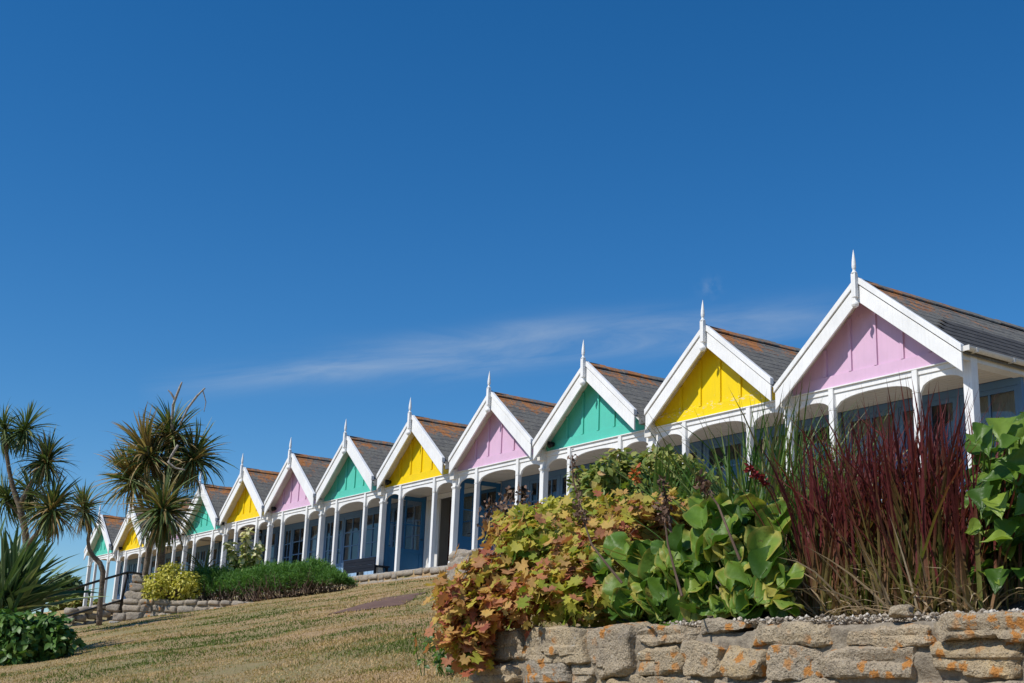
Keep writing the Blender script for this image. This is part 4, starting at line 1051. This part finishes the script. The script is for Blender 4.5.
# ------------------------------------------------------------------ steps, far low wall and handrail
st = empty('stone_steps', tuple(at(105, 630, 27)), 'pale stone steps descending beside the handrail', 'steps')
b0 = np.array(st.location)
for (xa, xb, y, d) in ((109, 119, 621, 28.3), (88, 104, 629, 27.0), (74, 84, 634, 26.2), (60, 74, 642, 25.2)):
    a = at(xa, y, d); b = at(xb, y, d); mid = (a+b)/2; L = np.linalg.norm((b-a)[:2]); mb = MB()
    mb.box(-L/2, L/2, 0, .45, -.14, 0); o = mb.build('tread', CONC, st, False, .012); o.location = mid-b0; o.rotation_euler.z = math.atan2(b[1]-a[1], b[0]-a[0])
fw_ = empty('low_wall', tuple(at(90, 625, 30.5)), 'grey low stone wall behind the crooked palm trunk and handrail', 'wall')
b0 = np.array(fw_.location); mb = MB(); wa = at(66, 609, 30.5); wb = at(118, 601, 31.5)
for c in range(5):
    t = 0
    while t < 1:
        L = random.uniform(.22, .4); f_ = t+L/2/np.linalg.norm(wb-wa); q = wa*(1-f_)+wb*f_-b0
        stone(mb, q[0], q[1], q[2]-.09-c*.18, L-.015, .3, .17, random.random(), .05, .02, math.atan2(wb[1]-wa[1], wb[0]-wa[0]), 4.5, 5); t += L/np.linalg.norm(wb-wa)
mb.build('stonework', STONE_FAR, fw_, True)
hr = empty('handrail', tuple(at(121, 602, 28.6)), 'black metal handrail climbing beside the steps', 'handrail')
b0 = np.array(hr.location); R_h = .026
mb = MB(); mb.tube([tuple(at(*q)-b0) for q in ((40, 600, 24.6), (69, 590, 26), (98, 581, 27.3), (127, 572.5, 28.6), (133, 572.6, 28.9), (152, 576, 30.4))], R_h, 8); mb.build('top_rail', BLACK, hr, True)
mb = MB(); mb.tube([tuple(at(*q)-b0) for q in ((40, 624, 24.6), (66, 616.5, 26), (95, 608, 27.3), (121, 600.5, 28.6))], R_h*.9, 8); mb.build('lower_rail', BLACK, hr, True)
mb = MB(); mb.tube([tuple(at(127.5, 573, 28.6)-b0), tuple(at(120, 610, 28.6)-b0)], R_h*1.1, 8); mb.build('post', BLACK, hr, True)
mb = MB(); mb.tube([tuple(at(45, 598.5, 24.9)-b0), tuple(at(36, 640, 24.9)-b0)], R_h*1.1, 8); mb.build('post', BLACK, hr, True)

# ------------------------------------------------------------------ flower bed plants
def bed_at(px, d, py=600):
    q = at(px, py, d); return np.array([q[0], q[1], float(bed_z(q[0], max(q[1], WY+.3)))])
def local(e, o): o.matrix_parent_inverse = Matrix.Translation(-Vector(e.location)); return o
def stalks_mesh(base, P, r=.003):
    mb = MB()
    for q in P:
        q = Vector(q); b = Vector(base)+(q-Vector(base))*.12; b.z = base[2]
        m_ = b.lerp(q, .55)+Vector((0, 0, .03)); mb.tube([b, m_, q], [r, r*.9, r*.7], 4, random.random())
    return mb

# cranesbill: three mounds of hand shaped autumn leaves
def geranium(label, blobs, n, size, base_px, d0, shift):
    base = at(base_px[0], base_px[1], d0); e = empty('cranesbill', tuple(base), label, 'cranesbill', 'autumn coloured cranesbill clumps')
    P = []; D = []
    tot = sum(b[2]**2 for b in blobs)
    for (px, py, rp, d) in blobs:
        k = int(n*rp*rp/tot); c = at(px, py, d); r_ = rp*d/F_PX
        dd = rdir(k); dd[:, 2] = np.where(rng.random(k) < .75, np.abs(dd[:, 2]), dd[:, 2])
        P.append(c+dd*r_*(rng.uniform(.35, 1.08, k)**.6)[:, None]*np.array([1, 1, .9])+rng.normal(0, .035, (k, 3))); D.append(dd)
    P = np.concatenate(P); D = np.concatenate(D)
    tocam = unit(CAM[None]-P)
    nr = unit(D*.5+np.array([.0, -.35, .6])+rng.normal(0, .55, P.shape)); up = unit(rng.normal(0, 1, P.shape)+np.array([0, -.4, -.5]))
    h = (P[:, 2]-P[:, 2].min())/np.ptp(P[:, 2])
    nz = np.array([noise.noise(tuple(q*3.0)) for q in P])
    rnd = np.clip(.47+shift+nz*.45+rng.normal(0, .2, len(P)), 0, 1)
    V, F_, R_, T_ = scatter(TPL_GER, P, nr, up, rng.uniform(.65, 1.2, len(P))*size, rnd)
    local(e, np_mesh('foliage', V, F_, L_GER, R_, T_, e))
    sel = P[rng.choice(len(P), min(160, len(P)), replace=False)]
    local(e, stalks_mesh(base-np.array([0, 0, .05]), sel, .0025).build('stem', L_TWIG, e))
    return e
geranium('reddest cranesbill clump hanging over the left end of the stone wall', [(472, 608, 30, 5.9), (464, 640, 24, 5.85), (494, 588, 30, 6.0), (457, 607, 18, 6.0), (474, 655, 18, 5.8), (500, 612, 20, 5.8)], 1500, .066, (485, 650), 5.95, .30)
geranium('yellow green cranesbill clump in the middle of the mound', [(540, 560, 38, 6.1), (575, 585, 36, 5.7), (520, 540, 28, 6.4), (600, 555, 34, 6.1), (555, 600, 28, 5.6), (585, 610, 22, 5.5), (530, 605, 24, 5.7)], 2700, .066, (560, 610), 6.0, .06)
geranium('orange tinged cranesbill patch behind the big round leaves', [(640, 530, 30, 6.4), (670, 520, 26, 6.5), (620, 520, 26, 6.7), (690, 528, 20, 6.5), (580, 525, 24, 6.9)], 1150, .066, (640, 545), 6.5, .12)

# bergenia: big round leathery leaves
def bergenia(label, leaves, base, stalks=()):
    e = empty('bergenia', tuple(base), label, 'bergenia', 'bergenia clumps behind the wall')
    P = []; Nn = []; U = []; S = []; R_ = []
    mb = MB()
    for (px, py, d, s, lean, tone, face) in leaves:
        while at(px, py, d)[1] < WY+.15: d += .04      # keep behind the wall face
        c = at(px, py, d)
        out = unit(np.array([c[0]-base[0], c[1]-base[1], 0])+1e-6)
        up = unit(out*lean*.6+np.array([0, 0, 1])+rng.normal(0, .18, 3)+CR*(px-690)/260)
        nr = unit(unit(CAM-c)*(.6+face)+np.array([0, -.3, .5])+rng.normal(0, .42, 3))
        y = unit(up-nr*(up@nr)); foot = c-y*s*.5
        s *= .78; foot = c-y*s*.5; P.append(foot); Nn.append(nr); U.append(up); S.append(s); R_.append(tone)
        b = Vector(base)+Vector((random.uniform(-.08, .08), random.uniform(-.08, .08), 0)); f_ = Vector(foot)
        mb.tube([b, b.lerp(f_, .6)+Vector((0, 0, -.01)), f_, f_+Vector(y)*s*.3], [.008, .007, .005, .003], 5, .3)
    P, Nn, U, S, R_ = [np.array(a_) for a_ in (P, Nn, U, S, R_)]; grp = np.arange(len(P)) % 4
    V, F_, Rr, T_ = join([scatter(TPL_BERGS[g_], P[grp == g_], Nn[grp == g_], U[grp == g_], S[grp == g_], R_[grp == g_]) for g_ in range(4)])
    local(e, np_mesh('foliage', V, F_, L_BERG, Rr, T_, e)); local(e, mb.build('stem', L_BERG, e))
    for pts in stalks:
        mb = MB(); Q = [at(*q) for q in pts]; mb.tube([tuple(q) for q in Q], [.0055, .0048, .004, .003][:len(Q)], 6, .4)
        st_o = local(e, mb.build('flower_stalk', L_TWIG, e))
        # dried flower head
        k = 70; t = rng.uniform(.55, 1.0, k); a = np.array(Q[-2]); b = np.array(Q[-1]); PP = a+(b-a)*t[:, None]*1.02+rng.normal(0, .011, (k, 3))
        V, F_, Rr, T_ = scatter(TPL_SMALL, PP, rdir(k), rdir(k), rng.uniform(.015, .035, k), None)
        local(e, np_mesh('flower_head', V, F_, L_SEED, Rr, T_, e))
    return e
def rand_leaves(n, x0, x1, y0, y1, d0, d1, s0, s1):
    L = []
    for _ in range(n):
        px = random.uniform(x0, x1); t = random.random(); py = y0+(y1-y0)*t; d = d1+(d0-d1)*t+random.uniform(-.1, .1)
        L.append((px, py, d, random.uniform(s0, s1), random.uniform(0, 1), min(1, max(0, random.gauss(.45, .28))), random.uniform(-.5, .4)))
    return L
lv = [(640, 560, 4.95, .24, .3, .35, .3), (672, 565, 4.85, .22, .3, .5, .2), (620, 590, 4.8, .22, .9, .6, .1), (655, 600, 4.7, .17, .5, .4, 0), (605, 605, 4.8, .16, 1, .75, -.3),
      (690, 600, 4.65, .15, .2, .8, .2), (600, 575, 5.0, .18, .9, .65, -.2), (630, 608, 4.7, .15, .6, .55, -.3), (665, 585, 4.75, .2, .4, .25, .2), (680, 545, 5.0, .2, .3, .6, 0)]
lv += rand_leaves(50, 596, 704, 540, 604, 4.6, 5.2, .11, .21)+rand_leaves(18, 596, 704, 590, 612, 4.6, 4.9, .12, .18)
bergenia('large bergenia clump left, with two dried brown flower stalks, behind the tan wall stone', lv, bed_at(655, 5.45)+np.array([0, 0, .02]),
         [[(622, 583, 4.9), (605, 562, 4.95), (592, 545, 5.0), (578, 505, 5.1)], [(682, 596, 4.7), (676, 575, 4.75), (668, 545, 4.8), (663, 505, 4.85)]])
lv = [(725, 535, 4.8, .23, .3, .45, .2), (705, 570, 4.7, .2, .4, .3, .2), (745, 575, 4.55, .22, .3, .35, .2), (765, 545, 4.8, .19, .4, .7, .1), (770, 590, 4.45, .17, .5, .5, 0), (725, 600, 4.5, .17, .2, .55, 0),
      (750, 505, 5.1, .2, .2, .8, -.3), (715, 510, 5.1, .18, .3, .7, -.2), (778, 525, 5.0, .15, .4, .75, -.2), (790, 575, 4.6, .15, .6, .6, 0)]
lv += rand_leaves(50, 698, 792, 503, 604, 4.42, 5.2, .11, .21)+rand_leaves(18, 700, 795, 588, 612, 4.4, 4.8, .12, .18)
bergenia('large bergenia clump right, against the red grass, with a leaning dried stalk', lv, bed_at(748, 5.3)+np.array([0, 0, .02]),
         [[(740, 560, 4.7), (728, 530, 4.75), (718, 505, 4.85), (700, 480, 4.9)]])

# grasses
def grass_tuft(name, label, group, mat, px0, px1, d, n, ytop, L0, spread=.35, W=.008, droop=(0.05, .5), depth=.25, straw=0, base_off=0, lean=0):
    cx = (px0+px1)/2; base = bed_at(cx, d); e = empty(name, tuple(base), label, 'grass', group)
    px = rng.uniform(px0, px1, n); dd = d+rng.uniform(0, depth, n)
    P = np.array([bed_at(a, b) for a, b in zip(px, dd)]); low = P[:, 1] < WY+.34; P[low, 1] = WY+.34+rng.uniform(0, .3, low.sum()); P[:, 2] = bed_z(P[:, 0], P[:, 1])-.01
    az = rng.uniform(0, 6.28, n); el = np.pi/2-np.abs(rng.normal(0, spread, n))
    L = L0*rng.uniform(.55, 1.0, n)
    V, F_, R_, T_ = blades(P, az, el, L, W*rng.uniform(.7, 1.3, n), rng.uniform(*droop, n), 6, np.clip(rng.beta(1.6, 2, n), 0, 1), .3, lambda t: np.minimum(1, t*3+.6)*(1-t**3))
    local(e, np_mesh('blades', V, F_, mat, R_, T_, e))
    if straw:
        k = straw; idx = rng.choice(n, k)
        V, F_, R_, T_ = blades(P[idx], rng.uniform(0, 6.28, k), rng.uniform(.1, 1.3, k), L0*rng.uniform(.15, .5, k), W*.8, rng.uniform(.2, 1.6, k), 5, None, .2)
        local(e, np_mesh('dry_blades', V, F_, L_STRAW, R_, T_, e))
    return e
G = 'red blood grass tufts'
for (lab, a, b, d, n, L) in (('red blood grass tuft left, beside the round bergenia leaves', 774, 838, 4.45, 200, .60), ('tallest dense red blood grass tuft in the middle', 832, 910, 4.2, 290, .66),
                             ('sparser red blood grass tuft right, in front of the light green leaves', 905, 968, 4.05, 150, .52), ('dark red grass tuft at the back of the others', 800, 890, 4.75, 150, .62)):
    grass_tuft('blood_grass', lab, G, L_BLOOD, a, b, d, n, 0, L*1.32, .20, .0125, (-.15, .8), .35, int(n*.9))
G = 'arching green grass clumps'
grass_tuft('green_grass', 'arching green grass clump behind the bergenia, leaning over the yellow hut', G, L_GRASS, 725, 800, 5.5, 330, 0, 1.0, .40, .013, (.1, .8), .5, 40)
grass_tuft('green_grass', 'arching green grass behind the red grass, below the pink gable', G, L_GRASS, 800, 870, 5.3, 150, 0, .9, .28, .010, (.05, .6), .5, 0)
# seed plumes: a short red feathery flower
ah = empty('red_plume', tuple(bed_at(775, 5.2)), 'single drooping crimson flower plume among the green grass', 'flower')
mb = MB(); Q = [np.array(ah.location), at(788, 530, 5.2), at(772, 487, 5.15), at(748, 468, 5.1)]; mb.tube([tuple(q) for q in Q], .003, 5); local(ah, mb.build('stem', L_TWIG, ah))
k = 90; t = rng.random(k); PP = at(768, 484, 5.1)+(at(748, 468, 5.1)-at(768, 484, 5.1))*t[:, None]+rng.normal(0, .005, (k, 3))
RED = leaf_mat('crimson', [(0, (.16, .01, .015)), (1, (.34, .03, .035))], None, .2, .6)
V, F_, R_, T_ = scatter(TPL_SMALL, PP, rdir(k), rdir(k), rng.uniform(.015, .03, k)); local(ah, np_mesh('flower_head', V, F_, RED, R_, T_, ah))

# leafy shrub (575-690, 455-540)
bush_at('leafy_shrub', 'small leaved green and yellow shrub below the green hut, top of the mound', 'shrub', L_SPIR, TPL_OVAL,
        [(600, 490, 24), (625, 482, 24), (650, 480, 26), (675, 478, 24), (590, 505, 20), (640, 505, 26), (670, 505, 24), (612, 512, 22), (700, 492, 22), (655, 462, 14), (605, 470, 13), (720, 505, 22), (632, 465, 10), (580, 480, 12), (618, 458, 10), (665, 458, 12), (690, 470, 14)], 7.4, 4200, .052, (640, 535), dd=.25)
n = 90; base = at(668, 520, 6.9); e = empty('montbretia', tuple(base), 'green sword leaved clump with an orange flower beside the leafy shrub', 'plant')
P = rng.normal(0, .09, (n, 3))*np.array([1.6, 1, .2]); V, F_, R_, T_ = blades(P, rng.uniform(0, 6.28, n), rng.uniform(.5, 1.5, n), rng.uniform(.25, .45, n), .02, rng.uniform(.2, 1.2, n), 6, rng.beta(2, 2, n)*.8)
np_mesh('leaves', V, F_, L_GRASS, R_, T_, e)
fl = at(634, 475, 7.0)-base; mb = MB(); mb.tube([(0, 0, 0), tuple(fl*.6+np.array([0, 0, .03])), tuple(fl)], .003, 5); mb.build('stem', L_GRASS, e)
k = 26; V, F_, R_, T_ = scatter(TPL_OVAL, fl+rng.normal(0, .016, (k, 3)), rdir(k), rdir(k), rng.uniform(.02, .04, k)); np_mesh('flower_head', V, F_, L_FLOW, R_, T_, e)
# pale euonymus tufts and dry seedheads left of the shrub
bush_at('golden_euonymus', 'pale yellow green leaved plant at the top left of the mound', 'plant', L_EUON, TPL_OVAL,
        [(512, 528, 12), (528, 520, 13), (548, 513, 14), (565, 510, 13), (540, 527, 12), (575, 520, 12), (556, 505, 9)], 7.6, 900, .045, (540, 540), dd=.2)
e = empty('dry_seedheads', tuple(at(500, 545, 8.2)), 'dry brown stems with seedheads left of the mound, before the pink hut', 'plant')
b0 = np.array(e.location); tips = [at(px, py, 8.2+random.uniform(-.2, .2))-b0 for px, py in ((488, 498), (493, 505), (500, 496), (507, 488), (511, 492), (522, 486), (530, 492), (484, 515), (498, 512), (515, 505), (527, 505), (504, 520))]
twigs('stem', L_TWIG, e, (0, 0, -.1), [tuple(t) for t in tips], .006, .03)
for t in tips:
    PP = np.array(t)*(.7+.3*rng.random((16, 1)))+rng.normal(0, .022, (16, 3))
    V, F_, R_, T_ = scatter(TPL_SMALL, PP, rdir(16), rdir(16), rng.uniform(.025, .05, 16)); np_mesh('flower_head', V, F_, L_SEED, R_, T_, e)
# tall dark seed stalk in front of the shrub
for (lab, pts) in (('dark dried seed stalk rising against the green gable post', [(600, 550, 6.2), (580, 505, 6.3), (573, 480, 6.35), (572, 455, 6.4)]),
                   ('dark dried seed stalk beside the arching green grass', [(672, 540, 5.6), (668, 510, 5.7), (664, 490, 5.7), (662, 478, 5.7)])):
    Q = [at(*q) for q in pts]; e = empty('seed_stalk', tuple(Q[0]), lab, 'plant', 'dark dried seed stalks'); b0 = Q[0]
    mb = MB(); mb.tube([tuple(q-b0) for q in Q], [.006, .005, .004, .003], 6, .3); mb.build('stem', L_TWIG, e)
    k = 110; t = rng.random(k); a, b = Q[1]-b0, Q[3]-b0; PP = a+(b-a)*t[:, None]+rng.normal(0, .011, (k, 3))
    V, F_, R_, T_ = scatter(TPL_SMALL, PP, rdir(k), rdir(k), rng.uniform(.014, .028, k)); np_mesh('seed_head', V, F_, L_SEED, R_, T_, e)

# big leaved plant at the right edge
base = bed_at(1000, 4.55); e = empty('hydrangea', tuple(base), 'tall plant with broad light green leaves at the right edge', 'shrub')
P = []; Nn = []; U = []; S = []; R_ = []; mb = MB()
lst = [(1000, 430, .17), (985, 445, .15), (1018, 435, .17), (975, 462, .15), (1010, 460, .18), (1025, 470, .18), (980, 485, .16), (1005, 490, .17), (968, 478, .12), (1022, 505, .17), (990, 515, .16), (1012, 530, .17), (975, 520, .13), (1000, 555, .16), (1020, 565, .16), (985, 550, .13), (1010, 585, .13), (1030, 590, .15), (965, 500, .11), (960, 545, .1), (1040, 450, .2), (1045, 500, .2), (1040, 550, .2), (1016, 418, .13), (1030, 412, .13)]
lst += [(random.uniform(965, 1060), random.uniform(425, 600), random.uniform(.1, .16)) for _ in range(140)]
for (px, py, s) in lst:
    d = 4.3+random.uniform(-.2, .5); c = at(px, py, d); out = unit(c-np.array([base[0], base[1], c[2]-.1])+rng.normal(0, .05, 3))
    nr = unit(unit(CAM-c)*.35+np.array([0, -.35, .8])+rng.normal(0, .35, 3)); up = unit(out+np.array([-.3, -.5, -.1])+rng.normal(0, .45, 3))
    y = unit(up-nr*(up@nr)); foot = c-y*s*.5; P.append(foot); Nn.append(nr); U.append(up); S.append(s); R_.append(min(1, max(0, random.gauss(.5, .25))))
    b = Vector((base[0]+random.uniform(-.1, .1), base[1]+random.uniform(-.05, .1), max(base[2], foot[2]-.28))); mb.tube([b, b.lerp(Vector(foot), .5)+Vector((0, 0, .02)), Vector(foot)], [.005, .004, .003], 5, .3)
for k in range(5):
    b = Vector(base)+Vector((random.uniform(-.1, .1), random.uniform(-.05, .1), -.02)); mb.tube([b, b+Vector((random.uniform(-.05, .05), 0, .35)), b+Vector((random.uniform(-.1, .1), 0, .5))], [.009, .008, .004], 6, .2)
V, F_, Rr, T_ = scatter(TPL_HYD, np.array(P), np.array(Nn), np.array(U), np.array(S)*.74, np.array(R_)); local(e, np_mesh('foliage', V, F_, L_FATS, Rr, T_, e)); local(e, mb.build('stem', L_GRASS, e))

# weeds in the lawn at the foot of the wall
wp = np.array([6.75, -11.25, float(ground_z(6.75, -11.25))]); e = empty('green_weed', tuple(wp), 'bright green weed growing in the lawn left of the wall end', 'weed')
k = 34; P = np.column_stack([rng.normal(0, .10, k), rng.normal(0, .06, k), np.zeros(k)]); parts = []
tips_p = []
mb = MB()
for q in P[:16]:
    tp = q+np.array([rng.normal(0, .05), rng.normal(0, .03), rng.uniform(.1, .26)]); mb.tube([tuple(q), tuple((q+tp)/2+rng.normal(0, .01, 3)), tuple(tp)], [.003, .0025, .0015], 4, .3)
    for t in np.linspace(.25, 1, 9): tips_p.append(q+(tp-q)*t)
mb.build('stem', L_GRASS, e)
tips_p = np.array(tips_p)+rng.normal(0, .008, (len(tips_p), 3)); k = len(tips_p)
V, F_, R_, T_ = scatter(TPL_OVAL, tips_p, unit(rdir(k)*.6+np.array([0, -.3, .7])), rdir(k), rng.uniform(.03, .06, k), rng.beta(2, 2, k)*.6); np_mesh('foliage', V, F_, L_FATS, R_, T_, e)

# ------------------------------------------------------------------ light and sky
SUN_EL = 48.0
sdir = unit(np.array([-.06, -1.0, math.tan(rad(SUN_EL))]))       # towards the sun
sd = bpy.data.lights.new('sun', 'SUN'); sd.energy = 4.5; sd.angle = rad(.5); sd.color = (1, .955, .88)
so = bpy.data.objects.new('sun', sd); COL.objects.link(so)
so.rotation_euler = Vector(sdir).to_track_quat('Z', 'Y').to_euler(); so.location = (0, -20, 30)
w = bpy.data.worlds.new('World'); scene.world = w; w.use_nodes = True; nt = w.node_tree; nt.nodes.clear()
out = nt.nodes.new('ShaderNodeOutputWorld'); bg = nt.nodes.new('ShaderNodeBackground'); bg.inputs[1].default_value = .10
sky = nt.nodes.new('ShaderNodeTexSky'); sky.sky_type = 'NISHITA'; sky.sun_disc = False
sky.sun_elevation = rad(SUN_EL); sky.sun_rotation = math.atan2(sdir[0], sdir[1])
sky.altitude = 0; sky.air_density = 1.0; sky.dust_density = .0; sky.ozone_density = 7.0
hs = nt.nodes.new('ShaderNodeHueSaturation'); hs.inputs['Saturation'].default_value = 1.25; hs.inputs['Value'].default_value = 1.12; nt.links.new(sky.outputs[0], hs.inputs['Color'])
# thin cirrus streak in the sky dome, by direction
A = unit(at(165, 386, 1)-CAM); B = unit(at(845, 313, 1)-CAM); nn_ = unit(np.cross(A, B)); mid = unit(A+B); al = unit(np.cross(nn_, mid))
tc = nt.nodes.new('ShaderNodeTexCoord')
def dot(v):
    n_ = nt.nodes.new('ShaderNodeVectorMath'); n_.operation = 'DOT_PRODUCT'; nt.links.new(tc.outputs['Generated'], n_.inputs[0]); n_.inputs[1].default_value = tuple(v); return n_.outputs['Value']
du, dv = dot(al), dot(nn_)
cmb = nt.nodes.new('ShaderNodeCombineXYZ'); nt.links.new(math_n(nt, 'MULTIPLY', du, 7.0), cmb.inputs[0]); nt.links.new(math_n(nt, 'MULTIPLY', dv, 42.0), cmb.inputs[1])
cn = noise_n(nt, cmb.outputs[0], 1.0, 8, .62, .6)
cn2 = noise_n(nt, cmb.outputs[0], .35, 3, .5)
off = math_n(nt, 'ADD', dv, math_n(nt, 'MULTIPLY', math_n(nt, 'SUBTRACT', cn2, .5), .05))
g1 = math_n(nt, 'POWER', 2.718, math_n(nt, 'MULTIPLY', math_n(nt, 'MULTIPLY', off, off), -1/(2*.0085**2)))
half = float(np.arccos(A@B)/2)
g2 = math_n(nt, 'SUBTRACT', 1.0, math_n(nt, 'POWER', math_n(nt, 'ABSOLUTE', math_n(nt, 'DIVIDE', du, math.sin(half)*1.08)), 4.0), True)
cl = math_n(nt, 'MULTIPLY', math_n(nt, 'MULTIPLY', g1, g2), ramp(nt, cn, [(.30, 0), (.75, 1)]))
cl = math_n(nt, 'MULTIPLY', cl, .42)
C_ = unit(at(710, 288, 1)-CAM); c3 = math_n(nt, 'POWER', 2.718, math_n(nt, 'MULTIPLY', math_n(nt, 'SUBTRACT', 1.0, dot(C_)), -1/(2*.0055**2)*2))
cl = math_n(nt, 'ADD', cl, math_n(nt, 'MULTIPLY', math_n(nt, 'MULTIPLY', c3, ramp(nt, noise_n(nt, tc.outputs['Generated'], 120, 4), [(.4, 0), (.7, 1)])), .12))
skyc = mix(nt, cl, hs.outputs[0], (5.6, 6.3, 6.9))
nt.links.new(skyc, bg.inputs[0]); nt.links.new(bg.outputs[0], out.inputs[0])
vs_ = scene.view_settings; scene.display_settings.display_device = 'sRGB'
vs_.view_transform = 'Standard'; vs_.look = 'None'; vs_.exposure = 0; vs_.gamma = 1; vs_.use_curve_mapping = False
scene.cycles.max_bounces = 8; scene.cycles.transparent_max_bounces = 12
scene.cycles.use_denoising = True
